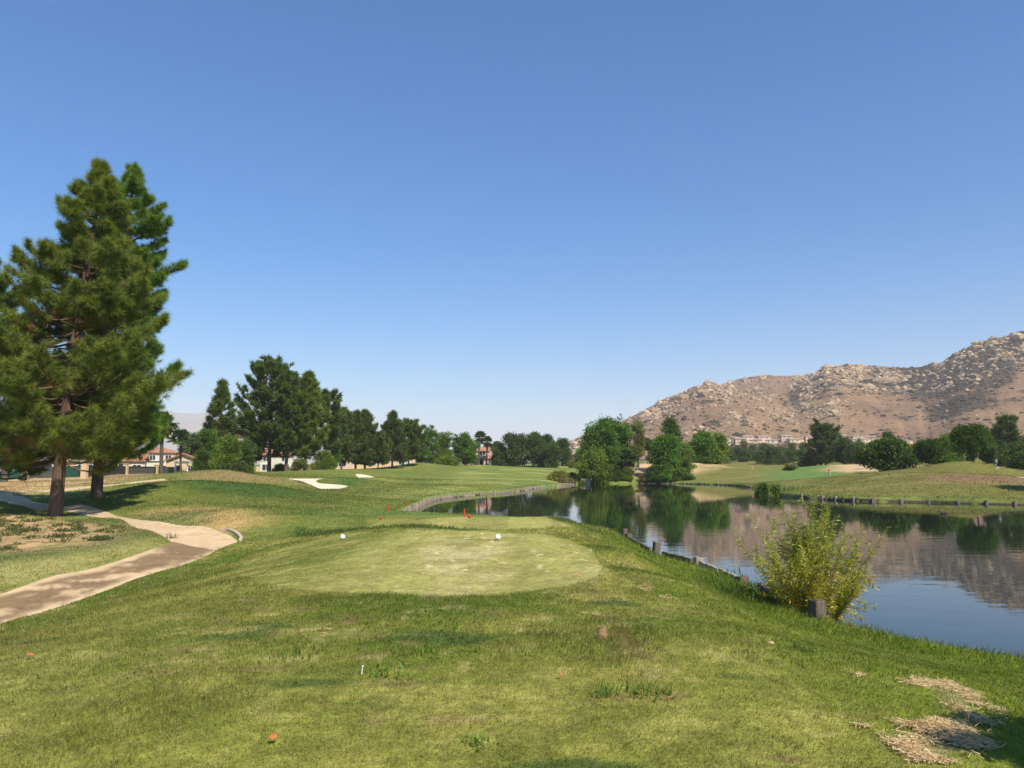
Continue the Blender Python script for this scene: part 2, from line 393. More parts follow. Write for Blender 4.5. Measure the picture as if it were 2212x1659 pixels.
def hollow(x, y):
    """how far the ground sits below the sheets of path and sand lying in it"""
    h = .06 * (1 - sstep(-.12, .02, poly_sd(PATH_POLY, x, y, 2)))
    for b, _ in BUNKERS: h = np.maximum(h, .25 * (1 - sstep(-.6, .0, poly_sd(b, x, y, 3))))
    return h
# ------------------------------------------------------------------ ground colour
def C3(*c): return np.array(c, float)
LUSH = C3(.170, .215, .024); MIDG = C3(.205, .218, .044); YELG = C3(.33, .305, .080); TEE = C3(.38, .355, .110); DRYG = C3(.52, .36, .15)
DIRT = C3(.46, .295, .155); DKG = C3(.060, .115, .026); FAIR = C3(.175, .198, .042); BRN = C3(.25, .19, .09); SANDY = C3(.52, .37, .21)
Z_TEE = plan([(500, 1235), (560, 1262), (640, 1275), (760, 1283), (950, 1287), (1100, 1283), (1220, 1268), (1290, 1247), (1304, 1226), (1280, 1190), (1230, 1166), (1150, 1152), (830, 1150), (740, 1152), (630, 1180), (545, 1210)])
Z_TEE2 = plan([(795, 1119), (788, 1141), (1000, 1143), (1150, 1142.5), (1235, 1139), (1190, 1122), (1100, 1115), (1000, 1113), (870, 1113)])
Z_STRIP = plan([(640, 1160), (780, 1145), (1000, 1147), (1290, 1150), (1285, 1146), (1000, 1143.5), (780, 1142), (640, 1140)])
Z_DRY = plan([(285, 1117), (350, 1103), (440, 1098), (545, 1118), (520, 1136), (480, 1149), (390, 1134)])
Z_DIRT = plan([(-60, 1112), (100, 1118), (240, 1138), (270, 1150), (190, 1175), (90, 1190), (-60, 1195)])
Z_YSTRIP = plan([(-80, 1225), (150, 1200), (330, 1165), (345, 1180), (200, 1225), (-80, 1300)])
Z_FDIRT = np.array([W(u, v, Y=Y)[:2] for u, v, Y in ((-300, 1050, 100), (100, 1040, 97), (340, 1027, 150), (360, 1034, 95), (200, 1050, 72), (60, 1064, 62), (-300, 1070, 60))])
Z_BROWN = pts_at([(395, 1032, 80), (480, 1037, 80), (600, 1040, 84), (650, 1040, 90), (560, 1020, 105), (480, 1010, 112), (400, 1010, 110)])
Z_HOLLOW = pts_at([(330, 1040, 57), (430, 1050, 51), (560, 1060, 52), (700, 1064, 60), (600, 1046, 68), (470, 1030, 66), (380, 1030, 63)])
Z_TONGUE = pts_at([(728, 1046, 99), (765, 1047, 95), (806, 1043, 110), (800, 1036, 116), (750, 1034, 112)])
Z_GREEN = pts_at([(1640, 1020, 215), (1660, 1036, 146), (1760, 1040, 134), (1850, 1030, 140), (1860, 1024, 160), (1760, 1010, 230)])
Z_ISLE = pts_at([(1330, 1030, 170), (1400, 1024, 170), (1500, 1024, 172), (1600, 1022, 186), (1625, 1012, 200), (1500, 990, 200), (1370, 1000, 198)])
Z_PBROWN = pts_at([(2020, 1035, 92), (2060, 1046, 84), (2140, 1050, 82), (2230, 1044, 84), (2210, 1032, 92), (2100, 1026, 98)])
Z_TRAIL = pts_at([(1775, 1027, 165), (1840, 1030, 156), (1985, 1024, 168), (1985, 1017, 200), (1880, 1016, 210), (1800, 1018, 200)])
Z_BARE = plan([(650, 1380), (740, 1360), (775, 1362), (760, 1378), (690, 1390)])
Z_ORNG = plan([(340, 1432), (450, 1418), (490, 1424), (440, 1445), (350, 1452)])
Z_CLIP = plan([(1960, 1480), (2050, 1470), (2110, 1500), (2130, 1545), (2100, 1570), (2120, 1590), (2080, 1610), (2010, 1640), (1960, 1625), (1900, 1595), (2000, 1580), (2080, 1550), (2050, 1500)])
FADE = 0
def ground_color(x, y, sd):
    r = np.hypot(x, y); s1 = sstep(0, 25, r)
    wx = x + .35 * fbm(x * .8, y * .8, 3, 1.) * (.4 + .03 * r); wy = y + .35 * fbm(x * .8, y * .8, 3, 8.) * (.4 + .03 * r)
    def zone(p, soft=.3, grow=0.0, far=None):
        return 1 - sstep(-soft, soft, poly_sd(p, wx, wy, far or soft * 4 + 2) - grow)
    n1 = fbm(x * .45, y * .45, 4); n2 = fbm(x * 1.7, y * 1.7, 4, 3.3); n3 = fbm(x / 22, y / 22, 3, 6.6); n4 = fbm(x * 5, y * 5, 3, 2.2)
    c = np.empty(x.shape + (3,))
    def put(col, m): c[...] = mix(c, col, np.clip(m, 0, 1)[..., None])
    c[...] = MIDG
    near = 1 - sstep(24, 40, r)
    # near lawn: green and straw mottled
    put(C3(.105, .155, .020), near * sstep(-.10, .28, n1 + .2 * n2) * .85)
    put(YELG, near * sstep(.02, .4, -n1 + .5 * n2) * .75)
    put(C3(.24, .165, .085), near * sstep(.16, .42, fbm(x * 1.4, y * 2.4, 4, 61.)) * .65)
    put(C3(.40, .34, .16), near * sstep(.2, .5, n2 + .6 * n4) * .5)
    # left of the picture paler, right bank lusher
    put(C3(.34, .32, .085), near * sstep(-1.0, -6.0, x) * (1 - sstep(8, 16, r)) * sstep(-.4, .2, n1) * .8)
    put(C3(.29, .285, .060), near * (1 - sstep(4.5, 8.5, r)) * sstep(-.3, .25, n2 + n1) * .75)
    put(LUSH, near * sstep(1.6, 3.6, x + .25 * (y - 8) * 0 + n1 * .8) * .8)
    put(C3(.10, .165, .018), near * sstep(-.4, .3, n2) * (1 - sstep(.4, 2.2, sd)) * .7)
    # patches
    put(C3(.070, .115, .030), near * sstep(.22, .42, fbm(x * .55, y * 1.1, 3, 44.)) * (1 - sstep(10, 13, r)) * .75)
    put(C3(.060, .105, .022), zone(Z_STRIP, .25, .15) * .95)
    tee = zone(Z_TEE, .16) * (.12 + .88 * sstep(-3.9, -2.0, x + 1.1 * n1 + .5 * n2))
    put(mix(TEE * .8, TEE, sstep(-.3, .3, n1 + .3 * n2)[..., None]), tee * .93)
    put(C3(.50, .43, .22), tee * sstep(.0, .45, fbm(x * .5, y * .22, 3, 21.) + .25 * n2) * sstep(-3.2, -1.0, x) * (1 - sstep(1.2, 2.4, x)) * .75)
    put(C3(.25, .23, .085), tee * sstep(.15, .45, fbm(x * 1.3, y * .5, 3, 31.)) * .5)
    put(C3(.66, .55, .34), tee * sstep(.40, .48, fbm(x * 3.2, y * 1.6, 2, 61.)) * (1 - sstep(1.5, 2.6, np.abs(x + .1))) * sstep(11, 13, y) * .8)
    t2 = zone(Z_TEE2, .2)
    put(mix(TEE * .78, TEE * 1.0, sstep(-.25, .25, np.sin(x * 2.4 + .3)[..., None])), t2 * .9)
    put(C3(.50, .42, .22), t2 * sstep(.3, .5, fbm(x * 1.6, y * .4, 3, 35.)) * .6)
    put(C3(.42, .33, .20), zone(Z_BARE, .12) * sstep(-.3, .1, n4 + n2) * .8)
    put(C3(.30, .24, .085), zone(Z_ORNG, .3) * sstep(-.35, .2, n4) * .8)
    put(C3(.34, .27, .15), zone(Z_CLIP, .12) * .6)
    # far side of the tee: fairway, mounds
    fw = sstep(26, 40, r) * (x > -60)
    st = fbm(x / 7, y / 30, 3, 12.) ; st2 = fbm(x / 30, y / 7, 3, 15.)
    put(FAIR, fw)
    put(C3(.30, .32, .115), fw * sstep(.0, .4, st2 + .4 * n3) * .7 * (y > 40))
    put(C3(.100, .165, .048), fw * sstep(.08, .42, -st2 + .5 * st) * .75)
    put(C3(.40, .36, .17), fw * sstep(.32, .55, fbm(x / 16, y / 4, 3, 71.)) * sstep(55, 70, y) * .55)
    rough = np.maximum(sstep(-9, -15, x) * sstep(36, 44, y), sstep(118, 150, r) * sstep(-12, -22, x))
    put(C3(.138, .162, .038), rough * .85); put(C3(.25, .23, .06), rough * sstep(0, .5, n3 + .4 * n1) * .6)
    put(DKG * 1.15, zone(Z_TONGUE, 1.5) * .9); put(DKG * 1.4, sstep(.12, .34, fbm(x / 16, y / 26, 3, 101.)) * sstep(85, 110, r) * (x < 8) * (x > -60) * .7)  # dark green painted over tongue and knolls as the mounds' shading
    put(DKG * .95, zone(Z_HOLLOW, 2.0) * .9)
    put(C3(.24, .185, .075), zone(Z_BROWN, 3.0) * sstep(-.7, .1, n3 + .5 * n1) * .95)
    put(C3(.32, .22, .12), zone(Z_BROWN, 2.0) * sstep(.2, .45, fbm(x / 5, y / 5, 3, 9.)) * .7)
    put(DRYG, zone(Z_DRY, 1.6, .6) * sstep(-1.2, -.2, n1 + .3) * .97)
    put(C3(.26, .185, .09), zone(Z_DRY, 1.0) * sstep(-11, -15, x) * sstep(-.3, .3, n2) * .8)
    lf = sstep(-10.5, -13, x + .15 * (y - 20)) * (1 - sstep(36, 44, y)) * sstep(14, 17, y)
    put(C3(.16, .185, .055), lf * .9); put(C3(.095, .125, .040), lf * sstep(-.05, .3, n2 + .4 * n1) * .9)
    zd = zone(Z_DIRT, 1.6)
    put(DIRT, zd * sstep(-.22, .12, n2 * 1.0 + .4 * n1 + .15)); put(C3(.20, .17, .08), zd * sstep(.16, .32, fbm(x * 1.1, y * 1.1, 4, 77.)) * .8)
    put(C3(.40, .36, .13), zone(Z_YSTRIP, 1.0) * .85 * sstep(-.6, .2, n2 + .3))
    fd = zone(Z_FDIRT, 4.0)
    put(C3(.52, .36, .19), fd * .95); put(C3(.24, .20, .09), fd * sstep(.05, .35, fbm(x / 9, y / 5, 3, 51.)) * .8); put(C3(.20, .13, .085), fd * sstep(.15, .4, fbm(x / 4, y / 7, 3, 55.)) * .7)
    # right of the water
    rt = sstep(22, 30, x) * sstep(30, 40, y) * (r < 420)
    put(C3(.165, .155, .045), rt * .95); put(C3(.26, .22, .085), rt * sstep(.05, .45, st2 + .3 * n3) * .5); put(C3(.105, .13, .035), rt * sstep(.1, .4, -st2) * .6)
    put(C3(.115, .19, .05), zone(Z_GREEN, 4.0) * .95)
    put(C3(.235, .155, .085), zone(Z_PBROWN, 3.0, 1.5) * sstep(-.7, -.1, fbm(x / 6, y / 5, 3, 81.) + .1) * .95); put(C3(.48, .34, .20), zone(Z_PBROWN, 2.0) * sstep(.25, .5, fbm(x / 5, y / 5, 3, 83.)) * .8)
    put(SANDY, zone(Z_TRAIL, 4.0) * sstep(-.3, .1, fbm(x / 8, y / 5, 3, 85.) + .1))
    il = zone(Z_ISLE, 4.0)
    put(SANDY, il * sstep(-.45, .1, fbm(x / 7, y / 7, 3, 91.) + .15)); put(C3(.33, .25, .13), il * sstep(.1, .4, fbm(x / 5, y / 6, 3, 93.)) * .6)
    put(C3(.15, .20, .05), (1 - sstep(.6, 3.5, sd)) * sstep(36, 60, r) * .6)
    # country beyond the course
    put(C3(.13, .15, .06), sstep(330, 450, r)); put(C3(.20, .16, .09), sstep(380, 500, r) * sstep(-.1, .3, fbm(x / 160, y / 160, 3, 4.)))
    # bed of the pond
    put(C3(.035, .040, .022), (1 - sstep(-.5, .05, sd)) * (sd < 1e5))
    c[...] *= (1 - .03 * near * (1 - .8 * np.clip(tee, 0, 1)))[..., None]
    v = 1 + .30 * fbm(x * 9, y * 9, 3, 4.4) * (1 - sstep(10, 30, r)) + .24 * n4 * (1 - sstep(15, 60, r)) + .16 * n2 + .20 * fbm(x / 2.6, y / 2.6, 4, 18.) * sstep(25, 45, r) + .10 * fbm(x / 3, y / 3, 3, 19.)
    return np.clip(c * v[..., None], .01, .9)

# ------------------------------------------------------------------ ground sheet: fine towards the view, coarse behind
az = np.concatenate([np.linspace(-180, -48, 60, endpoint=False), np.linspace(-48, 48, 900, endpoint=False), np.linspace(48, 180, 60, endpoint=False)]) * math.pi / 180
rad = [1.2]
while rad[-1] < 9000: rad.append(rad[-1] * (1.0065 if 3.5 < rad[-1] < 260 else 1.03))
rad = np.array(rad)
RA, AZ = np.meshgrid(rad, az, indexing='ij')
gx, gy = (RA * np.sin(AZ)).ravel(), (RA * np.cos(AZ)).ravel()
gsd = poly_sd(POND_S, gx, gy, 14)
gz = H(gx, gy, gsd) - hollow(gx, gy)
gcol = ground_color(gx, gy, gsd)
nr, na = len(rad), len(az)
ii = np.arange(nr * na).reshape(nr, na); jj = np.roll(ii, -1, 1)
F = np.stack([ii[:-1], ii[1:], jj[1:], jj[:-1]], -1).reshape(-1, 4)
cen = len(gx)
V = np.concatenate([np.stack([gx, gy, gz], 1), [[0, 0, H(np.zeros(1), np.zeros(1))[0]]]])
Fc = np.stack([np.full(na, cen), ii[0], jj[0]], -1)
M_ground = mat_col('turf', rough=1.0, spec=.05, noises=((1.3, .10), (9.0, .22), (45.0, .22)), bumps=((2.2, .5, .12), (14.0, .6, .05), (60.0, .5, .02)))
ground = mesh_np('ground', V, [F, Fc], M_ground, np.concatenate([gcol, gcol[:1]]), smooth=True)
tag(ground, kind='structure')

# ------------------------------------------------------------------ cart path sheet
M_path = mat_col('path_concrete', rough=.95, spec=.1, noises=((1.2, .10), (12.0, .10), (70.0, .12)), bumps=((30.0, .25, .02),))
k = 17; n = len(PLs); tt = np.linspace(-.03, 1.03, k)
XY = PLs[:, None, :] * (1 - tt[None, :, None]) + PRs[:, None, :] * tt[None, :, None]
px, py = XY[..., 0], XY[..., 1]; sidx = (np.arange(n) / 10.0)[:, None] + np.zeros((1, k)); tcr = tt[None, :] + np.zeros((n, 1))
pz = H(px.ravel(), py.ravel()).reshape(n, k) - .005 + .02 * (1 - np.abs(2 * tcr - 1) ** 4)
pc = np.ones((n, k, 3)) * C3(.58, .42, .245)
w1 = fbm(px * .7, py * 1.1, 3, 3.); w2 = fbm(px * 2.5, py * 1.0, 3, 7.)
stain = sstep(.16, .3, tcr + .12 * w1 - .10 * (sidx - 6) / 6) * (1 - sstep(.74, .88, tcr + .10 * w2 + .03 * (sidx - 7))) * sstep(-.30, .12, w1 + .55 * w2 + .035 * sidx * sidx * .22)
stain = np.where(sidx < 7.6, stain, 0)
full = sstep(5.2, 6.6, sidx) * (sidx < 7.6) * (1 - sstep(.97, 1.0, tcr))
stain = np.maximum(stain, full * sstep(-.5, -.1, w2 + .1))
pc = mix(pc, C3(.19, .122, .06), (stain * .88)[..., None])
pc = mix(pc, C3(.50, .37, .22), (sstep(10, 12, sidx) * .8)[..., None]); pc = mix(pc, C3(.62, .48, .31), (sstep(.88, .96, tcr) * sstep(.1, .3, w2 + .25) * .6)[..., None])  # far stretch painted darker to carry the tree shade; one edge paler
pc *= (1 + .16 * w2 + .10 * fbm(px * 5, py * 5, 3, 9.) - .22 * (np.abs(fbm(px * .9, py * .9, 3, 29.)) < .012))[..., None]
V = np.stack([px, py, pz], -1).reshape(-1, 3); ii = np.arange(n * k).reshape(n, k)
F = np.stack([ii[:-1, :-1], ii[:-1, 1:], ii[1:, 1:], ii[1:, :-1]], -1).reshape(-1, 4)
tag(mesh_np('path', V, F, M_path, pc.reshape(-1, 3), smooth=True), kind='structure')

# ------------------------------------------------------------------ bunkers: bowls of sand
M_sand = mat_noise('bunker_sand', (.62, .52, .37), (.70, .60, .44), 3, .95, .4, 25, spec=.1)
def fill_poly(poly, step):
    lo, hi = poly.min(0), poly.max(0)
    xs = np.arange(lo[0] - step, hi[0] + step, step); ys = np.arange(lo[1] - step, hi[1] + step, step)
    X, Y = np.meshgrid(xs, ys); sd = poly_sd(poly, X.ravel(), Y.ravel(), 3).reshape(X.shape)
    ids = -np.ones(X.shape, int); q = (sd[:-1, :-1] < 0) | (sd[1:, :-1] < 0) | (sd[:-1, 1:] < 0) | (sd[1:, 1:] < 0)
    use = np.zeros(X.shape, bool)
    for a in (0, 1):
        for b in (0, 1): use[a:X.shape[0] - 1 + a, b:X.shape[1] - 1 + b] |= q
    ids[use] = np.arange(use.sum())
    F = np.stack([ids[:-1, :-1], ids[:-1, 1:], ids[1:, 1:], ids[1:, :-1]], -1)[q]
    # pull outside points onto the outline
    P = np.stack([X[use], Y[use]], 1); s = sd[use]; d = np.roll(poly, -1, 0) - poly
    for m in np.where(s > 0)[0]:
        t = np.clip(((P[m] - poly) * d).sum(1) / ((d * d).sum(1) + 1e-9), 0, 1); c = poly + t[:, None] * d
        P[m] = c[np.argmin(((P[m] - c) ** 2).sum(1))]
    return P, F, np.minimum(s, 0)
for bp_, lab in BUNKERS:
    P, F, s = fill_poly(bp_, .35)
    z = H(P[:, 0], P[:, 1]) - .16 * (1 - np.exp(s / .8)) + .015 + .012 * noise2(P[:, 0] * 1.5, P[:, 1] * 1.5)
    o = mesh_np('sand_bunker', np.concatenate([P, z[:, None]], 1), F, M_sand, smooth=True)
    tag(o, lab, 'bunker', 'sand bunkers of the golf hole')

# ------------------------------------------------------------------ water
M_w, nt, b = new_mat('pond_water')
setin(b, Base_Color=(.010, .018, .012, 1), Roughness=.02, IOR=1.333, Specular_IOR_Level=.5)
tc = N(nt, 'ShaderNodeTexCoord'); mp = N(nt, 'ShaderNodeMapping'); mp.inputs['Scale'].default_value = (.35, 1.0, 1); mp.inputs['Rotation'].default_value = (0, 0, .25)
nt.links.new(tc.outputs['Object'], mp.inputs[0])
n1 = N(nt, 'ShaderNodeTexNoise', Scale=1.5, Detail=3, Roughness=.5); nt.links.new(mp.outputs[0], n1.inputs['Vector'])
n0 = N(nt, 'ShaderNodeTexNoise', Scale=.035, Detail=2); nt.links.new(tc.outputs['Object'], n0.inputs['Vector'])
mr = N(nt, 'ShaderNodeMapRange'); mr.inputs['From Min'].default_value = .42; mr.inputs['From Max'].default_value = .62; mr.inputs['To Min'].default_value = .25; mr.inputs['To Max'].default_value = 1.0
nt.links.new(n0.outputs['Fac'], mr.inputs['Value'])
ms = N(nt, 'ShaderNodeMath', operation='MULTIPLY'); ms.inputs[1].default_value = WAVE; nt.links.new(mr.outputs[0], ms.inputs[0])
bp = N(nt, 'ShaderNodeBump', Distance=.05); nt.links.new(n1.outputs['Fac'], bp.inputs['Height']); nt.links.new(ms.outputs[0], bp.inputs['Strength'])
nt.links.new(bp.outputs[0], b.inputs['Normal'])
big = smooth_poly(POND, 3); c0 = big.mean(0)
lo, hi = big.min(0) - 2, big.max(0) + 2
V = np.array([[lo[0], lo[1], 0], [hi[0], lo[1], 0], [hi[0], hi[1], 0], [lo[0], hi[1], 0]])
# the sheet of water follows the outline, a little under the banks
from mathutils.geometry import tessellate_polygon
nrm = np.roll(big, -1, 0) - np.roll(big, 1, 0); nrm = np.stack([nrm[:, 1], -nrm[:, 0]], 1); nrm /= np.linalg.norm(nrm, axis=1, keepdims=True)
area = .5 * np.sum(big[:, 0] * np.roll(big[:, 1], -1) - np.roll(big[:, 0], -1) * big[:, 1])
outl = big + nrm * (.6 if area > 0 else -.6)
tri = tessellate_polygon([[Vector((p[0], p[1], 0)) for p in outl]])
tag(mesh_np('water', np.concatenate([outl, np.zeros((len(outl), 1))], 1), np.array([list(t)[::1] for t in tri]), M_w), kind='structure')

# ------------------------------------------------------------------ hills
def prof(pts):
    a = np.array([math.atan((u - CX) / FD / math.cos(PITCH)) for u, v in pts])
    e = []
    for u, v in pts:
        d = ray(u, v); e.append(d[2] / math.hypot(d[0], d[1]))
    return a, np.array(e)
PA = prof([(1190, 985), (1220, 962), (1256, 945), (1300, 928), (1343, 910), (1367, 898), (1407, 876), (1447, 857), (1479, 848), (1503, 836), (1535, 829), (1567, 832), (1600, 842), (1680, 872), (1760, 905), (1850, 960)])
PB = prof([(1400, 960), (1480, 860), (1540, 838), (1567, 830), (1607, 816), (1659, 811), (1707, 812), (1755, 810), (1800, 822), (1900, 860), (2000, 900)])
PC = prof([(1600, 960), (1660, 900), (1700, 850), (1730, 822), (1755, 810), (1787, 796), (1831, 789), (1887, 791), (1947, 795), (1987, 793), (2039, 782), (2067, 763), (2107, 745), (2167, 730), (2212, 716), (2300, 690), (2500, 655), (2900, 640), (3600, 720), (5200, 940)])
HILL0 = 760.0
def hill_z(a, r):
    z = np.full(a.shape, 8.0); x, y = r * np.sin(a), r * np.cos(a)
    sp = fbm(a * 14, r / 900, 4, 5.); sp2 = fbm(x / 70, y / 70, 4, 2.)
    for (pa, pe), R0, st in ((PA, 1230, 1.0), (PB, 1700, 1.1), (PC, 1400, 1.25)):
        e = np.interp(a, pa, pe, left=-.02, right=-.02); top = CAMZ + e * R0
        t = (r - HILL0) / (R0 - HILL0); tc_ = np.clip(t, 0, 1)
        s = np.where(t <= 1, tc_ ** st, np.exp(-np.clip(t - 1, 0, None) * 1.3))
        h = 12 + (top - 12) * s + (13 * sp * (tc_ * (1 - tc_)) * 4 + 5 * sp2 * tc_ * (1 - .8 * sstep(.8, 1, tc_))) * (top > 14) * (t <= 1.2)
        z = np.maximum(z, h)
    return z
ha = np.linspace(R(1.5), R(66), 560); hr = np.concatenate([np.linspace(HILL0 - 40, 1480, 190), np.linspace(1500, 2600, 40)])
A_, R_ = np.meshgrid(ha, hr, indexing='ij'); hz = hill_z(A_, R_); hx, hy = R_ * np.sin(A_), R_ * np.cos(A_)
def hill_masks(a, r):
    """dark scrub and boulder density over the hillside"""
    x, y = r * np.sin(a), r * np.cos(a); z = hill_z(a, r)
    e = (z - CAMZ) / r; u = CX + FD * np.tan(a); top = np.maximum(np.maximum(np.interp(a, *PA), np.interp(a, *PB)), np.interp(a, *PC))
    f = np.clip(e / np.maximum(top, .01), 0, 1.05)
    n = fbm(x / 90, y / 90, 4, 33.); m = fbm(x / 35, y / 35, 3, 37.)
    crag = sstep(1690, 1760, u) * (1 - sstep(1950, 2010, u)) * sstep(.70, .80, f + .12 * n)
    crag = np.maximum(crag, .8 * sstep(1960, 2080, u) * sstep(.66, .8, f + .2 * n))
    crag = np.maximum(crag, .75 * (1 - sstep(1600, 1700, u)) * sstep(.05, .35, n + .2 * f))
    crag = np.maximum(crag, .8 * sstep(1500, 1600, u) * (1 - sstep(1800, 1860, u)) * sstep(.42, .52, f + .18 * n) * (1 - sstep(.62, .72, f)))
    dark = sstep(1860, 1980, u) * sstep(.62, .74, f + .22 * n) * 1.0
    dark = np.maximum(dark, sstep(1980, 2030, u) * (1 - sstep(2120, 2170, u)) * sstep(.46, .54, f + .2 * n) * (1 - sstep(.60, .68, f)) * .9)
    dark = np.maximum(dark, sstep(1700, 1760, u) * sstep(.66, .8, f + .15 * n) * sstep(.0, .25, m) * .9)
    dark = np.maximum(dark, (1 - sstep(1560, 1660, u)) * sstep(.18, .40, m + .5 * n) * .8)
    dark = np.maximum(dark, sstep(.25, .5, m + .3 * n) * .65)
    crag = crag * (.15 + .85 * sstep(-.12, .22, fbm(x / 55, y / 55, 3, 57.))) * (.45 + .55 * sstep(.35, .7, f))
    return f, crag, dark, n, m
hf, hcrag, hdark, hn, hm = hill_masks(A_, R_)
hc = np.ones(A_.shape + (3,)) * C3(.225, .143, .084)
hc = mix(hc, C3(.275, .175, .096), sstep(-.1, .4, fbm(hx / 160, hy / 160, 3, 41.))[..., None]); hc = mix(hc, C3(.17, .105, .072), sstep(.0, .4, fbm(hx / 60, hy / 60, 4, 43.))[..., None] * .7)
hc = mix(hc, C3(.37, .27, .17), (hcrag * .5)[..., None]); hc = mix(hc, C3(.050, .040, .032), (hdark * .97)[..., None])
M_hill = mat_col('dry_hillside', rough=1, spec=.05, noises=((.08, .18), (.35, .3)), bumps=((.1, .6, 3.0), (.4, .6, 1.2)))
i_ = np.arange(A_.size).reshape(A_.shape)
F = np.stack([i_[:-1, :-1], i_[:-1, 1:], i_[1:, 1:], i_[1:, :-1]], -1).reshape(-1, 4)
tag(mesh_np('hills', np.stack([hx, hy, hz], -1).reshape(-1, 3), F, M_hill, hc.reshape(-1, 3), smooth=True), kind='structure')

def ico(sub=1):
    import bmesh
    bm = bmesh.new(); bmesh.ops.create_icosphere(bm, subdivisions=sub, radius=1)
    V = np.array([v.co[:] for v in bm.verts]); F = np.array([[v.index for v in f.verts] for f in bm.faces]); bm.free()
    return V, F
def scatter_solids(P, S, sub, seed, colors, squash=(.9, .6), jit=.28):
    """many rough lumps in one mesh: positions P (n,3), sizes S (n,)"""
    V0, F0 = ico(sub); g = np.random.default_rng(seed); n = len(P)
    V = V0[None] * (1 + g.uniform(-jit, jit, (n, len(V0), 1)))
    V = V * np.stack([g.uniform(.7, 1.2, n), g.uniform(.7, 1.2, n), g.uniform(squash[1], squash[0], n)], 1)[:, None]
    th = g.uniform(0, 2 * np.pi, n); c, s = np.cos(th)[:, None], np.sin(th)[:, None]
    V = np.stack([V[..., 0] * c - V[..., 1] * s, V[..., 0] * s + V[..., 1] * c, V[..., 2]], -1) * S[:, None, None] + P[:, None]
    F = F0[None] + (np.arange(n) * len(V0))[:, None, None]
    return V.reshape(-1, 3), F.reshape(-1, 3), np.repeat(colors, len(V0), 0)
def hill_points(n, seed, dens):
    g = np.random.default_rng(seed); a = g.uniform(R(3), R(44), n * 14); r = g.uniform(HILL0 + 10, 1720, n * 14)
    f, crag, dark, nn, m = hill_masks(a, r); keep = (g.random(len(a)) < dens(f, crag, dark)) & (hill_z(a, r) > 18)
    a, r = a[keep][:n], r[keep][:n]; g2 = np.random.default_rng(seed + 1)
    return np.stack([r * np.sin(a), r * np.cos(a), hill_z(a, r)], 1), g2
P, g = hill_points(10500, 3, lambda f, c, d: .006 + .75 * c)
S = np.clip(np.exp(g.normal(.16, .60, len(P))), .5, 6.0) * (1 + .75 * sstep(.68, .92, hill_masks(np.arctan2(P[:, 0], P[:, 1]), np.hypot(P[:, 0], P[:, 1]))[0]))
cc = np.clip(mix(C3(.23, .16, .10), C3(.47, .35, .235), g.random((len(P), 1))) * g.uniform(.8, 1.1, (len(P), 1)), 0, 1)
V, F, c = scatter_solids(P, S, 1, 5, cc)
M_rock = mat_col('granite', rough=.95, spec=.1, noises=((.3, .2), (1.5, .15)), bumps=((1.2, .6, .4),))
tag(mesh_np('boulders', V, F, M_rock, c), 'pale granite boulders strewn over the dry brown hillside', 'boulders', kind='stuff')
P, g = hill_points(11000, 9, lambda f, c, d: .06 + .6 * d + .10 * c)
S = np.clip(np.exp(g.normal(.55, .45, len(P))), .7, 5)
cc = mix(C3(.040, .036, .024), C3(.10, .075, .045), g.random((len(P), 1)))
V, F, c = scatter_solids(P, S, 1, 6, cc, (.75, .45), .4)
tag(mesh_np('scrub', V, F, M_rock, c), 'dark dry scrub growing between the boulders of the hillside', 'scrub', kind='stuff')

# faint mountains far behind, lost in the haze
ma = np.linspace(R(-64), R(64), 330); mrr = np.linspace(8200, 11200, 26); A2, R2 = np.meshgrid(ma, mrr, indexing='ij')
crest = 330 + 110 * fbm(A2 * 6, A2 * 0, 4, 8.) ; crest = crest + 330 * np.exp(-((A2 - R(-24)) / R(9)) ** 2) - 200 * np.exp(-((A2 - R(4)) / R(13)) ** 2)
mz = 15 + crest * np.sin(np.pi * np.clip((R2 - 8200) / 3000, 0, 1)) * (1 + .12 * fbm(R2 * np.sin(A2) / 600, R2 * np.cos(A2) / 600, 4, 3.))
i_ = np.arange(A2.size).reshape(A2.shape)
F = np.stack([i_[:-1, :-1], i_[:-1, 1:], i_[1:, 1:], i_[1:, :-1]], -1).reshape(-1, 4)
tag(mesh_np('mountains', np.stack([R2 * np.sin(A2), R2 * np.cos(A2), mz], -1).reshape(-1, 3), F, mat_noise('mountain_rock', (.16, .12, .09), (.24, .18, .13), .004, 1), smooth=True), kind='structure')
if HAZE:
    mb = MB(); mb.box((0, 0, 400 - 3.0), (30000, 30000, 800))
    m, nt, b = new_mat('haze_air'); nt.nodes.remove(b)
    pv = N(nt, 'ShaderNodeVolumePrincipled'); pv.inputs['Density'].default_value = HAZE; pv.inputs['Color'].default_value = (.96, .95, 1.0, 1); pv.inputs['Anisotropy'].default_value = HAZE_G
    nt.links.new(pv.outputs[0], nt.nodes['Material Output'].inputs['Volume'])
    tag(mb.build('haze', m), kind='stuff')
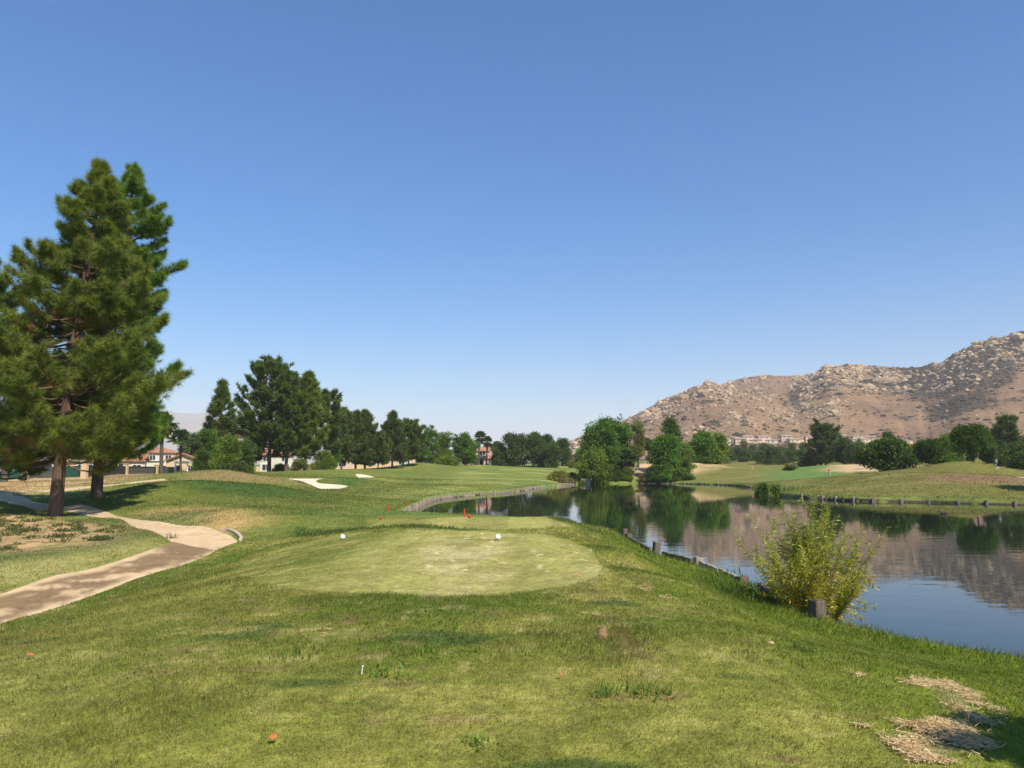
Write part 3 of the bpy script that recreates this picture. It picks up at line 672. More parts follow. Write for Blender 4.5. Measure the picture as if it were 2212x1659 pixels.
# ------------------------------------------------------------------ grass blades of the near lawn
def blades(n, r0, r1, hmin, hmax, w, seed, az0=-50, az1=50):
    g = np.random.default_rng(seed)
    r = np.sqrt(g.uniform(r0 * r0, r1 * r1, n)); a = g.uniform(R(az0), R(az1), n); x, y = r * np.sin(a), r * np.cos(a)
    sd = poly_sd(POND_S, x, y, 14)
    tee = np.minimum(poly_sd(Z_TEE, x, y, 2), poly_sd(Z_TEE2, x, y, 2)); tsoft = .30 + .70 * sstep(-1.8, -4.0, x + 1.2 * fbm(x * .45, y * .45, 4))
    pth = poly_sd(PATH_POLY, x, y, 2); clip = poly_sd(Z_CLIP, x, y, 2); bare = poly_sd(Z_BARE, x, y, 1)
    strip = poly_sd(Z_STRIP, x, y, 2)
    keep = (sd > .02) & (pth > .05) & ((tee > .0) | (g.random(n) < tsoft)) & ((bare > 0) | (g.random(n) < .2)) & ((clip > 0) | (g.random(n) < .45)) & (y > 1)
    for b_, _l in BUNKERS: keep &= poly_sd(b_, x, y, 1) > .1
    dirt = poly_sd(Z_DIRT, x, y, 2) < 0; keep &= ~(dirt & (fbm(x * 1.1, y * 1.1, 4, 77.) < .15))
    x, y, sd, tee, strip = x[keep], y[keep], sd[keep], tee[keep], strip[keep]; n = len(x)
    z = H(x, y, sd) - .004
    tall = (1 + .45 * fbm(x * 5, y * 5, 2, 71.)) + .9 * sstep(.1, .45, fbm(x * .6, y * .6, 3, 13.)) + 1.3 * (1 - sstep(.3, 2.0, sd)) + .8 * (strip < 0)
    h = g.uniform(hmin, hmax, n) * tall * np.where((r0 > 30) & (x > -9) & (x < 22), .55, 1) * np.where(tee < 0, .3, 1) * np.where(y < 6.5, .85, 1)
    col = ground_color(x, y, sd); lum = g.uniform(.72, 1.25, (n, 1))
    col = col * lum; straw = g.random(n) < .16; col[straw] = mix(col[straw], C3(.46, .38, .19), .6)
    fresh = g.random(n) < .14; col[fresh] = mix(col[fresh], C3(.16, .26, .045), .6)
    th = g.uniform(0, 2 * np.pi, n); lean = g.uniform(.3, 1.25, n); wv = fbm(x * .9, y * .9, 2, 5.) * 3
    la = g.uniform(0, 2 * np.pi, n) * .55 + wv + R(200); wd = w * g.uniform(.7, 1.35, n) * np.where(tee < 0, 1.4, 1)
    px_, py_ = np.cos(th) * wd / 2, np.sin(th) * wd / 2; dx, dy = np.cos(la) * lean * h, np.sin(la) * lean * h
    P0 = np.stack([x - px_, y - py_, z], 1); P1 = np.stack([x + px_, y + py_, z], 1)
    mxy = .38; P2 = np.stack([x - px_ * .7 + dx * mxy, y - py_ * .7 + dy * mxy, z + h * .62], 1); P3 = np.stack([x + px_ * .7 + dx * mxy, y + py_ * .7 + dy * mxy, z + h * .62], 1)
    P4 = np.stack([x + dx, y + dy, z + h * (1 - .25 * lean)], 1)
    V = np.stack([P0, P1, P3, P2, P4], 1).reshape(-1, 3); b = (np.arange(n) * 5)[:, None]
    c = np.repeat(col, 5, 0)
    return V, b + np.array([[0, 1, 2, 3]]), b + np.array([[3, 2, 4]]), c
M_grass = mat_leaf('grass_blades', .40, (1.05, 1.15, .5), .6, .2)
Vs, Q, T, Cc, off = [], [], [], [], 0
for args in ((125000, 3.6, 7.0, .017, .040, .0040, 1), (175000, 7.0, 12.0, .020, .046, .0058, 2), (150000, 12, 20, .03, .062, .0085, 3), (120000, 20, 36, .035, .07, .014, 4), (110000, 36, 66, .04, .095, .026, 5, -42, 12), (90000, 66, 135, .05, .12, .055, 6, -38, 12), (70000, 62, 150, .05, .11, .055, 7, 12, 40)):
    V, q, t, c = blades(*args); Vs.append(V); Q.append(q + off); T.append(t + off); Cc.append(c); off += len(V)
tag(mesh_np('grass', np.concatenate(Vs), [np.concatenate(Q), np.concatenate(T)], M_grass, np.concatenate(Cc)), 'mown green and straw coloured lawn grass of the tee bank', 'grass', kind='stuff')

# ------------------------------------------------------------------ trees
M_bark = mat_noise('pine_bark', (.075, .050, .036), (.20, .135, .10), 6, .95, .9, 14, (1, 1, .25), spec=.1)
M_bark2 = mat_noise('grey_bark', (.06, .05, .042), (.13, .105, .085), 5, .95, .7, 12, (1, 1, .3), spec=.1)
M_ndl = mat_leaf('pine_needles', .42, (1.1, 1.15, .4), .5, .3)
M_lf = mat_leaf('tree_leaves', .38, (1.0, 1.2, .35), .55, .25)

def unit(v): return v / (np.linalg.norm(v, axis=-1, keepdims=True) + 1e-9)
def tufts(P, D, n, length, width, spread, col, g, droop=.12, back=.5):
    """sprays of n needles at each point P around direction D; returns V, F, colours"""
    m = len(P); length = np.broadcast_to(length, (m,)); width = np.broadcast_to(width, (m,))
    s = g.uniform(-1, 0, (m, n, 1)) * back * length[:, None, None]
    base = P[:, None] + D[:, None] * s
    d = unit(D[:, None] * g.uniform(.35, 1.2, (m, n, 1)) + unit(g.normal(0, 1, (m, n, 3))) * spread); d[..., 2] -= droop * g.uniform(.2, 1.4, (m, n)); d = unit(d)
    p = unit(np.cross(d, unit(g.normal(0, 1, (m, n, 3))))) * width[:, None, None] * .5
    L = length[:, None, None] * g.uniform(.7, 1.15, (m, n, 1))
    V = np.stack([base - p, base + p, base + d * L], 2).reshape(-1, 3)
    c = col[:, None, :] * g.uniform(.75, 1.25, (m, n, 1)); c = np.repeat(c.reshape(-1, 3), 3, 0)
    return V, np.arange(m * n * 3).reshape(-1, 3), c
def leaves(P, D, n, radius, length, width, col, g, droop=.2, flat=.7):
    """leaf shaped (diamond) cards in a lump round each point; D is the outward direction"""
    m = len(P); radius = np.broadcast_to(radius, (m,))
    o = unit(g.normal(0, 1, (m, n, 3))) * (g.random((m, n, 1)) ** .45) * radius[:, None, None]; o[..., 2] *= flat
    base = P[:, None] + o
    d = unit(unit(o) * .6 + D[:, None] * .5 + g.normal(0, .5, (m, n, 3)) + np.array([0, 0, -droop])); L = length * g.uniform(.6, 1.2, (m, n, 1)); w = width * g.uniform(.7, 1.2, (m, n, 1))
    p = unit(np.cross(d, unit(g.normal(0, 1, (m, n, 3)) + unit(o)))) * w * .5
    V = np.stack([base, base + d * L * .45 + p, base + d * L, base + d * L * .45 - p], 2).reshape(-1, 3)
    c = col[:, None, :] * g.uniform(.78, 1.25, (m, n, 1)); c = np.repeat(c.reshape(-1, 3), 4, 0)
    return V, np.arange(m * n * 4).reshape(-1, 4), c

def pine(name, base, height, prof_, seed, label, cat='pine tree', crown0=.2, nbr=110, twigs=20, needles=44, nlen=.34, nwid=.016, c1=(.045, .075, .018), c2=(.085, .12, .030),
         trunk_r=.3, lean=(0, 0), group=None, spread=.62, rise=.35, detail=8, droop=.12, dead=0, extra=None, tipw=1.0, gap=0.0, tlen=.34, sidew=1.0, gain=1.9):
    """whorled limbs along a tapering trunk, twigs on the limbs, sprays of needles on the twigs"""
    g = np.random.default_rng(seed); base = np.array(base, float)
    root = tag(empty(name, base), label, cat, group)
    nz = 14; zz = np.linspace(0, 1, nz) ** .9
    tr = np.stack([lean[0] * zz ** 1.4 + .012 * height * np.sin(zz * 7 + seed) * zz, lean[1] * zz ** 1.4 + .010 * height * np.cos(zz * 6 + seed * 2) * zz, zz * height], 1)
    tr[0, 2] = -.35
    rr = trunk_r * (1 - zz) ** .75 + .02; rr[0] *= 1.18; rr[1] *= 1.03
    lst = [(tr, rr)]
    pt, pr = np.array(prof_).T
    PP, DD, CCc, SS = [], [], [], []
    def at(t): return np.array([np.interp(t, zz, tr[:, k]) for k in range(3)])
    aa = g.uniform(0, 6.28)
    for i in range(nbr):
        t = crown0 + (1 - crown0) * ((i + g.random()) / nbr) ** .95
        u = (t - crown0) / (1 - crown0); aa += 2.4 + g.normal(0, .35)
        L = np.interp(u, pt, pr) * g.choice([.55, .75, .92, 1.0, 1.12]) * g.uniform(.88, 1.08)
        if g.random() < gap: continue
        up = rise * (.15 + 1.5 * u) + g.normal(0, .12); s = np.linspace(0, 1, 7)
        o = at(t); h = np.array([math.cos(aa), math.sin(aa), 0]); sag = -.18 * L * (1 - u)
        pts = o + h * (s * L)[:, None] + np.array([0, 0, 1.0]) * (up * L * s + sag * np.sin(np.pi * s) + .22 * L * s ** 3)[:, None]
        pts += np.cumsum(g.normal(0, .018 * L, (7, 3)), 0) * s[:, None]
        lst.append((pts, np.maximum(.012 * tipw, trunk_r * .20 * (L / max(pr)) ** .7 * (1 - s) ** .8 + .012)))
        m = max(3, int(twigs * L / max(pr) * g.uniform(.85, 1.15) + 2))
        q = np.sort(np.concatenate([g.uniform(.30, 1.0, m - 1) ** .75, [1.0]])); k = np.clip((q * 6).astype(int), 0, 5); f = (q * 6 - k)[:, None]
        c = pts[k] * (1 - f) + pts[k + 1] * f; tang = unit(pts[k + 1] - pts[k])
        side = unit(np.cross(tang, np.array([0, 0, 1.0]))) * (g.choice([-1, 1], m) * g.uniform(.25, 1.0, m) * sidew)[:, None]
        tw = unit(tang * .8 + side + np.array([0, 0, 1]) * g.uniform(-.15, .75, (m, 1)))
        tl = L * (tlen * (1.05 - q) + .05) * g.uniform(.5, 1.2, m) + nlen * .5
        tip = c + tw * tl[:, None]
        for j in range(0, m, 2): lst.append((np.stack([c[j], tip[j]]), [.010 * tipw, .006 * tipw]))
        for e in ((.3, .65, 1.0) if tlen > .4 else (.55, 1.0)):
            PP.append(c + tw * (tl * e)[:, None]); DD.append(unit(tw + np.array([0, 0, .35]))); SS.append(np.full(m, 1.0 if e == 1 else .85))
            mixv = np.clip(g.normal(.5, .28, (m, 1)) + .10 * (u - .4), 0, 1); CCc.append(mix(C3(*c1), C3(*c2), mixv))
    # leader
    m = 10; PP.append(at(1.0) - np.array([0, 0, 1]) * g.uniform(0, nlen * 5, (m, 1)) + g.normal(0, nlen * .35, (m, 3))); DD.append(unit(np.array([0, 0, 1.0]) + g.normal(0, .3, (m, 3)))); SS.append(np.ones(m)); CCc.append(np.tile(C3(*c2), (m, 1)))
    if extra is not None:
        for (cx_, cy_, cz_, rx, ry, rz, k) in extra:
            P = np.array([cx_, cy_, cz_]) + unit(g.normal(0, 1, (k, 3))) * (g.random((k, 1)) ** .5) * np.array([rx, ry, rz])
            PP.append(P); D = unit(P - np.array([cx_, cy_, cz_ - rz])) ; DD.append(unit(D + g.normal(0, .4, D.shape))); SS.append(np.ones(k)); CCc.append(mix(C3(*c2) * 1.0, C3(*c2) * 1.25, g.random((k, 1))))
            for j in range(0, k, 4):
                t_ = np.interp(cz_ - rz * .6, tr[:, 2], zz); o = at(min(max(t_, .12), .9)); mid = (o + P[j]) / 2 + np.array([0, 0, .25])
                lst.append((np.stack([o, mid, P[j]]), [.05, .03, .01]))
    P, D, S, Cx = np.concatenate(PP), np.concatenate(DD), np.concatenate(SS), np.concatenate(CCc)
    if dead:
        low = (np.hypot(P[:, 0], P[:, 1]) < .55 * max(pr)) & (P[:, 2] < height * .55) & (g.random(len(P)) < dead); Cx[low] = mix(C3(.12, .065, .03), C3(.19, .11, .05), g.random((low.sum(), 1)))
    Cx = Cx * gain
    V, F, c = tufts(P, D, needles, nlen * S * g.uniform(.8, 1.2, len(P)), nwid, spread, Cx, g, droop)
    mesh_np('crown', V, F, M_ndl, c, root)
    V, F = tubes_np(lst[:1], 12); V2, F2 = tubes_np(lst[1:], 5)
    mesh_np('trunk', np.concatenate([V, V2]), np.concatenate([F, F2 + len(V)]), M_bark, parent=root, smooth=True)
    return root

def broad(name, base, height, blobs, seed, label, cat='tree', nl=26, clump=.8, leaf=.5, lw=.2, c1=(.04, .075, .015), c2=(.09, .14, .03), droop=.3, trunk_r=.25, dens=1.0, group=None, mat=None, fork=2, parts=('crown', 'trunk'), lean=(0, 0), limbs=True, hang=0.0):
    """blobs: (x, y, z, rx, ry, rz) ellipsoids of the crown relative to the base; leaf lumps fill their outer shell"""
    g = np.random.default_rng(seed); base = np.array(base, float); root = tag(empty(name, base), label, cat, group)
    PP, DD, CCc = [], [], []
    lst = []
    zc = np.mean([b[2] for b in blobs]); zlow = min(b[2] - b[5] for b in blobs)
    fz = max(.25 * height, min(zlow + .15 * height, .5 * height)); s = np.linspace(0, 1, 5)
    tr = np.stack([lean[0] * s, lean[1] * s, s * fz], 1) + np.cumsum(g.normal(0, .012 * height, (5, 3)), 0) * np.array([1, 1, 0]); tr[0] = (0, 0, -.3)
    lst.append((tr, trunk_r * np.linspace(1.2, .75, 5)))
    for bi, (x, y, z, rx, ry, rz) in enumerate(blobs):
        vol = (rx * ry * rz) ** (2 / 3.); n = max(5, int(dens * 13 * vol / clump ** 2))
        u = unit(g.normal(0, 1, (n, 3))); rad = g.uniform(.35, 1.12, (n, 1)) ** .6; tint = g.uniform(.78, 1.22)
        bump = 1 + .16 * fbm(u[:, 0] * 2.2 + bi * 7, u[:, 1] * 2.2 + u[:, 2] * 1.7, 2, seed * 1.3)[:, None] * 2
        P = np.array([x, y, z]) + u * rad * bump * np.array([rx, ry, rz])
        if hang:
            P[:, 2] -= hang * rz * g.random(n) * (np.abs(u[:, 2]) < .6)
        P = P[P[:, 2] > .15]
        PP.append(P); DD.append(unit((P - np.array([x, y, z])) / np.array([rx, ry, rz]))); CCc.append(tint * mix(C3(*c1), C3(*c2), np.clip(g.normal(.5, .35, (len(P), 1)), 0, 1)))
        if limbs:
            o = tr[-1]; e = np.array([x, y, z]); mid = (o + e) / 2 + g.normal(0, .06 * height, 3) * np.array([1, 1, .3])
            q = np.linspace(0, 1, 6)[:, None]; pts = (1 - q) ** 2 * o + 2 * q * (1 - q) * mid + q * q * e
            lst.append((pts, trunk_r * np.linspace(.62, .15, 6)))
            for j in range(0, len(P), max(1, len(P) // 7)): lst.append((np.stack([pts[3], (pts[4] + P[j]) / 2, P[j]]), [trunk_r * .25, trunk_r * .15, trunk_r * .05]))
    P, D, Cx = np.concatenate(PP), np.concatenate(DD), np.concatenate(CCc) * 1.65
    V, F, c = leaves(P, D, nl, clump * g.uniform(.7, 1.25, len(P)), leaf, lw, Cx, g, droop)
    k = V[:, 2].reshape(-1, 4).min(1) > -.05
    mesh_np(parts[0], V, F[k], mat or M_lf, c, root)
    V, F = tubes_np(lst, 7); mesh_np(parts[1], V, F, M_bark2, parent=root, smooth=True)
    return root

def fan_palm(name, base, height, seed, label, crown=1.9, trunk_r=.2, skirt=True, group=None, nleaf=34, c=(.06, .10, .03), cat='palm tree'):
    g = np.random.default_rng(seed); root = tag(empty(name, base), label, cat, group)
    s = np.linspace(0, 1, 8); tr = np.stack([.02 * height * np.sin(3 * s + seed), .02 * height * np.cos(2 * s) * s, s * height], 1); tr[0, 2] = -.3
    Vv, Ff = tube_np(tr, trunk_r * np.linspace(1.25, .85, 8), 9); mesh_np('trunk', Vv, Ff, M_bark2, parent=root, smooth=True)
    def fans(n, el0, el1, col, r):
        Vs, Fs, Cs, o = [], [], [], 0; top = tr[-1]
        for i in range(n):
            a = g.uniform(0, 6.28); el = g.uniform(el0, el1); d = np.array([math.cos(a) * math.cos(el), math.sin(a) * math.cos(el), math.sin(el)])
            st = r * g.uniform(.45, .6); hub = top + d * st; side = unit(np.cross(d, np.array([0, 0, 1.0]))); up = np.cross(side, d)
            k = 13; an = np.linspace(-1.75, 1.75, k)
            for q in range(k):
                dd = d * math.cos(an[q]) + side * math.sin(an[q]) + up * .1; dd[2] -= .22; L = r * .62 * (1 - .12 * abs(an[q])) * g.uniform(.9, 1.1)
                w = np.cross(dd, up) * .065 * r; tip = hub + dd * L + np.array([0, 0, -.20 * L])
                Vs += [hub, hub + dd * L * .6 + w, tip, hub + dd * L * .6 - w]; Fs.append([o, o + 1, o + 2, o + 3]); o += 4
                Cs += [np.array(col) * g.uniform(.8, 1.2)] * 4
            pw = side * .03 * r; Vs += [top - pw, top + pw, hub + pw, hub - pw]; Fs.append([o, o + 1, o + 2, o + 3]); o += 4; Cs += [np.array(col) * 1.2] * 4
        return np.array(Vs), np.array(Fs), np.array(Cs)
    V, F, cc = fans(nleaf, -.25, 1.4, c, crown); mesh_np('crown', V, F, M_lf, cc, root)
    if skirt:
        V, F, cc = fans(nleaf // 2, -1.25, -.5, (.26, .17, .085), crown * .8); mesh_np('dead_frond_skirt', V, F, M_lf, cc, root)
    return root

def foot(u, Y):
    """ground point at distance Y under picture column u"""
    x = (u - CX) / FD * Y * (math.cos(PITCH) + math.sin(PITCH) * (1014 - CY) / FD); return np.array([x, Y, G1(x, Y)])
def top_z(v, Y): return W(CX, v, Y=Y)[2]
def mpp(Y): return Y / FD * 1.006      # metres per picture pixel at distance Y
# ------------------------------------------------------------------ the near pines on the left
PN = [(0, .85), (.08, 1.05), (.25, 1.05), (.42, .92), (.6, .70), (.75, .48), (.87, .27), (.94, .13), (1, .06)]
def scaled(p, r): return [(a, b * r) for a, b in p]
b = foot(137, 42.0); hA = top_z(350, 42) - b[2]
pine('pine_tree', b, hA, scaled(PN, 4.6), 21, 'tall long-needled pine with the reddish trunk beside the cart path', crown0=.145, nbr=160, twigs=27, needles=58, nlen=.42, nwid=.021, tlen=.56, sidew=1.9, spread=1.25, gap=.05, gain=2.15,
     c1=(.046, .066, .012), c2=(.125, .145, .026), trunk_r=.31, lean=(1.25, .3), droop=.22, dead=.35, rise=.10)
b = foot(222, 49.0); hB = top_z(358, 49) - b[2]
PB_ = [(0, .85), (.08, 1.1), (.25, 1.1), (.45, 1.0), (.6, .86), (.75, .72), (.86, .54), (.93, .2), (1, .05)]
pine('pine_tree', b, hB, scaled(PB_, 3.45), 22, 'tall pine with the dark trunk standing on the green mound', crown0=.13, nbr=165, twigs=26, needles=56, nlen=.42, nwid=.023, tlen=.56, sidew=1.9, spread=1.25, gap=.05, gain=2.15,
     c1=(.042, .076, .012), c2=(.100, .155, .024), trunk_r=.30, lean=(1.15, .2), droop=.18, dead=.12, rise=.10, extra=[(2.0, -1.4, 4.4, 2.8, 1.4, 1.0, 130), (3.2, -1.0, 5.4, 1.6, 1.2, .8, 60)])
b = foot(-30, 50.0); hC = top_z(545, 50) - b[2]
pine('pine_tree', b, hC, scaled(PN, 5.0), 23, 'shorter pine at the picture edge, cut off by it, with a leaning dark trunk', crown0=.14, nbr=160, twigs=25, needles=52, nlen=.42, nwid=.024, tlen=.56, sidew=1.9, spread=1.25, gap=.05, gain=2.15,
     c1=(.045, .072, .018), c2=(.090, .120, .030), trunk_r=.34, lean=(-1.0, .5), droop=.22, dead=.25, rise=.10)

# ------------------------------------------------------------------ the pines along the left of the fairway
FAR_N = dict(nlen=.95, nwid=.19, needles=16, spread=.85, droop=.02, tipw=3, twigs=10, tlen=.45, sidew=1.5)
PINE_S = [(0, .9), (.15, 1.0), (.35, .78), (.55, .54), (.75, .32), (1, .04)]
PINE_R = [(0, .75), (.2, .95), (.45, 1.0), (.65, .85), (.85, .6), (1, .2)]
PINE_C = [(0, .7), (.2, 1.0), (.5, .8), (.75, .48), (1, .1)]
rows = [  # u, Y, top v, half width px, profile, crown0, nbr, gap, rise, colours, label
    (480, 132, 814, 33, PINE_S, .22, 62, .12, .30, 0, 'slender open spire-topped pine behind the bushes by the palm'),
    (553, 155, 905, 22, PINE_R, .25, 40, .1, .3, 0, 'low dark pine under the left flank of the tallest fairway pine'),
    (588, 150, 776, 56, PINE_R, .16, 105, .05, .42, 1, 'tallest broad pine of the fairway row, bushy top and side branch'),
    (624, 148, 800, 38, PINE_R, .20, 80, .05, .40, 1, 'second tallest pine pressed against the broad tallest one'),
    (664, 150, 797, 40, PINE_C, .16, 95, .03, .42, 2, 'dense upright pointed pine with lower boughs lit yellow green'),
    (712, 158, 842, 32, PINE_R, .28, 62, .22, .42, 0, 'sparse see-through pine right of the dense pointed one'),
    (742, 172, 874, 27, PINE_C, .12, 62, .05, .40, 0, 'narrow pine with double tip after the sparse pine'),
    (772, 176, 880, 20, PINE_C, .10, 56, .04, .42, 3, 'narrow half of the twin pines, touching the wider one'),
    (792, 178, 878, 36, PINE_S, .08, 84, .04, .42, 3, 'wider half of the twin pines, shaggy to the ground'),
    (820, 180, 935, 22, PINE_R, .14, 44, .06, .40, 0, 'short filler pine between the twin pines and the round pair'),
    (850, 186, 881, 32, PINE_S, .16, 80, .05, .40, 3, 'taller half of the pine pair at the near end of the house with an arch'),
    (885, 194, 904, 32, PINE_R, .18, 84, .03, .34, 1, 'rounder darker half of the pine pair by the house with an arch'),
]
pal = [((.036, .060, .015), (.082, .108, .026)), ((.032, .058, .012), (.076, .108, .022)), ((.044, .072, .012), (.115, .142, .024)), ((.034, .054, .016), (.074, .096, .026))]
for i, (u, Y, v, hw, pf, c0, nb, gap, rise, k, lab) in enumerate(rows):
    b = foot(u, Y); h = top_z(v + 13, Y) - b[2]
    pine('pine_tree', b, h, scaled(pf, hw * mpp(Y) * 1.12), 40 + i, lab, crown0=c0, nbr=nb, c1=pal[k][0], c2=pal[k][1], trunk_r=.34 * h / 20, group='pines along the left of the fairway', gap=gap, rise=rise, **FAR_N)

# broadleaf shrubs and trees between them
def blob_tree(kind, u, Y, v_top, hw, seed, label, n=9, v_base=None, c=0, cat='tree', droop=.4, hang=.0, group=None, shape='round', dens=1.0, base_h=.12, leaf=None, name=None, clump=None, nl=24, flat_y=.8, lean=(0, 0)):
    b = foot(u, Y); h = max(top_z(v_top, Y) - b[2], .8); w = hw * mpp(Y) * 1.22; g = np.random.default_rng(seed); bl = []; n = int(n * 1.5)
    for i in range(n):
        t = (i + .5) / n; z = h * (base_h + (1 - base_h) * (.12 + .80 * t))
        if shape == 'round': rr = w * math.sqrt(max(.05, 1 - (2 * (t - .45)) ** 2 * .85))
        elif shape == 'cone': rr = w * (1.05 - .85 * t)
        elif shape == 'top': rr = w * (.5 + .7 * t if t < .6 else 1.25 - .75 * t)
        else: rr = w * (.95 - .35 * t)
        a = g.uniform(0, 6.28); d = rr * g.uniform(.25, .80); s = rr * g.uniform(.30, .58)
        bl.append((d * math.cos(a), d * math.sin(a) * flat_y, min(z, h - s * .75), s, s * .9, min(s * g.uniform(.75, 1.1), h * .30)))
    bl.append((0, 0, h - min(w * .5, h * .22), w * .42, w * .42, min(w * .5, h * .22)))
    C_ = [((.036, .080, .010), (.085, .155, .018)), ((.046, .078, .010), (.110, .150, .020)), ((.060, .078, .018), (.125, .135, .034)), ((.024, .050, .009), (.058, .096, .016)), ((.085, .095, .016), (.175, .170, .035)), ((.030, .052, .015), (.064, .090, .024)), ((.10, .085, .04), (.17, .13, .07))][c]
    cl = clump or max(.35, w * .20); lf = leaf or cl * .62
    return broad(name or kind, b, h, bl, seed, label, cat, nl, cl, lf, lf * .42, C_[0], C_[1], droop, max(.05, h * .018), dens, group, hang=hang, lean=lean)
def T(*a, **k): return blob_tree('broadleaf_tree', *a, **k)
def S(*a, **k):
    k.setdefault('cat', 'bush'); k.setdefault('base_h', 0.0); k.setdefault('shape', 'dome'); return blob_tree('bush', *a, **k)
S(460, 122, 928, 26, 61, 'leafy bush at the foot of the slender spire-topped pine', c=0, n=8, dens=1.1)
S(497, 118, 942, 30, 62, 'wide mid green bush below the fan palm', c=1, n=9, dens=1.1)
S(535, 124, 950, 26, 63, 'dark bush between the fan palm and the tall pine trunks', c=3, n=8, dens=1.1)
S(447, 112, 972, 17, 64, 'low bush hiding the corner of the cream gabled house', c=3, n=6)
S(518, 112, 1000, 34, 65, 'long low hedge of brushy shrubs beyond the brown mound', c=5, n=9, cat='hedge')
T(425, 178, 936, 26, 66, 'dark rounded tree behind the cream gabled house', c=3, n=7)
T(452, 186, 944, 18, 166, 'small pale tree beyond the gabled house roof', c=2, n=6)
S(608, 156, 1003, 14, 67, 'low clump of shrubs between the trunks of the tall pines', c=1, n=6)
S(655, 146, 992, 18, 68, 'olive bush at the foot of the dense pointed pine', c=2, n=7)
S(705, 150, 975, 20, 69, 'yellow green leafy bush beside the sparse pine', c=1, n=8)
S(728, 158, 965, 17, 70, 'bright leafy bush in front of the narrow pine', c=0, n=7)
broad_l = 'pepper trees beyond the fairway mounds'
T(932, 215, 918, 18, 71, 'tall weeping pepper tree nearest the house with an arch', c=0, n=10, shape='dome', hang=.6, group=broad_l, base_h=.05)
T(957, 218, 934, 22, 72, 'broad pepper tree in the middle of the weeping group', c=1, n=10, shape='dome', hang=.6, group=broad_l, base_h=.03)
T(912, 222, 945, 14, 73, 'half hidden pepper tree behind the pine pair', c=3, n=7, shape='dome', group=broad_l, base_h=.05)
T(985, 226, 938, 12, 74, 'narrow pepper tree in the gap of the weeping group', c=3, n=7, shape='dome', hang=.4, group=broad_l, base_h=.05)
T(1006, 224, 935, 22, 75, 'bright rounded pepper tree next to the two tall palms', c=0, n=10, hang=.5, group=broad_l, base_h=.04)
T(1019, 246, 950, 7, 76, 'small dark tree under the taller palm', c=3, n=6, group=broad_l)
T(965, 210, 985, 26, 77, 'row of low foliage skirting the weeping trees', c=1, n=8, base_h=0, group=broad_l, cat='bush')
lab = ['low dark tree at the near end of the dark grove beyond the fairway', 'first large rounded pine of the dark grove, right of the palms', 'tallest rounded tree in the middle of the dark grove', 'wide dark tree leaning against the tallest of the grove', 'lighter green tree in front of the dark grove', 'last tree of the dark grove before the gap with the hill', 'low dark shrubby tree in front of the palm crowns']
for i, (u, Y, v, hw, c) in enumerate(((1078, 250, 956, 15, 5), (1108, 246, 939, 30, 5), (1150, 250, 937, 28, 5), (1178, 254, 941, 24, 5), (1192, 246, 958, 22, 3), (1212, 258, 946, 17, 5), (1085, 248, 968, 20, 3))):
    T(u, Y, v, hw, 80 + i, lab[i], c=c, n=11, shape='dome', base_h=.03, droop=.1, group='dark grove beyond the fairway', dens=1.1, cat='tree')
S(1228, 262, 985, 10, 88, 'low bush at the foot of the last grove tree', c=1, n=5)
S(1248, 240, 975, 16, 89, 'pale brown bush in the gap below the small hill', c=2, n=6)

# palms
fan_palm('fan_palm', foot(516, 140), top_z(922, 140) - foot(516, 140)[2], 1, 'fan palm with a brown skirt, beside the slender pine', 2.6, group='fan palms')
fan_palm('fan_palm', foot(398, 165), top_z(952, 165) - foot(398, 165)[2], 2, 'short dark fan palm behind the orange roofs', 3.0, skirt=False, group='fan palms')
fan_palm('fan_palm', foot(358, 118), top_z(915, 118) - foot(358, 118)[2], 3, 'fan palm half hidden behind the near pines', 2.3, .25, group='fan palms')
fan_palm('fan_palm', foot(1036, 262), top_z(944, 262) - foot(1036, 262)[2], 4, 'taller of the two palms over the pink roofed house', 2.6, .28, group='fan palms')
fan_palm('fan_palm', foot(1052, 266), top_z(954, 266) - foot(1052, 266)[2], 5, 'shorter of the two palms over the pink roofed house', 2.3, .26, group='fan palms')
fan_palm('fan_palm', foot(1072, 262), top_z(966, 262) - foot(1072, 262)[2], 6, 'low palm crown just right of the pair of palms', 2.4, .26, group='fan palms')
fan_palm('fan_palm', foot(1353, 168), top_z(992, 168) - foot(1353, 168)[2], 7, 'fan palm growing under the weeping pepper trees by the water', 2.6, .2, group='fan palms')
fan_palm('fan_palm', foot(22, 93), 7.0, 8, 'palm trunk standing in front of the green fence screen', 2.4, .30, group='fan palms')
b = foot(1236, 155); fan_palm('low_palm', b, .5, 9, 'small spiky dwarf palm by the corner of the timber bank', 2.0, .15, skirt=False, nleaf=26, c=(.035, .065, .02), cat='palm')

# ------------------------------------------------------------------ pepper trees on the far bank
isle = 'trees on the far bank of the pond'
T(1296, 170, 903, 40, 101, 'large bright weeping pepper tree, leftmost on the far bank', c=0, n=16, shape='dome', hang=.8, group=isle, base_h=.02, clump=1.0, leaf=.55, nl=34)
T(1338, 172, 906, 30, 102, 'darker weeping half of the large pepper tree on the far bank', c=0, n=14, shape='dome', hang=.9, group=isle, base_h=.02, clump=1.0, leaf=.55, nl=34)
T(1376, 182, 906, 20, 103, 'tall brownish thin tree behind the weeping pepper trees', c=2, n=10, shape='dome', hang=.4, group=isle, base_h=.15, dens=.8)
T(1284, 163, 968, 34, 104, 'olive green tree leaning over the water at the left of the far bank', c=1, n=11, shape='round', hang=.3, group=isle, base_h=.02, clump=.8)
T(1446, 172, 902, 32, 105, 'pointed dark green tree in the middle of the far bank', c=3, n=15, shape='cone', hang=.3, group=isle, base_h=.02, clump=.95, leaf=.5, nl=32)
T(1432, 167, 942, 32, 106, 'wide green tree in front of the pointed one on the far bank', c=0, n=14, shape='dome', hang=.4, group=isle, base_h=.0, clump=.9, nl=30)
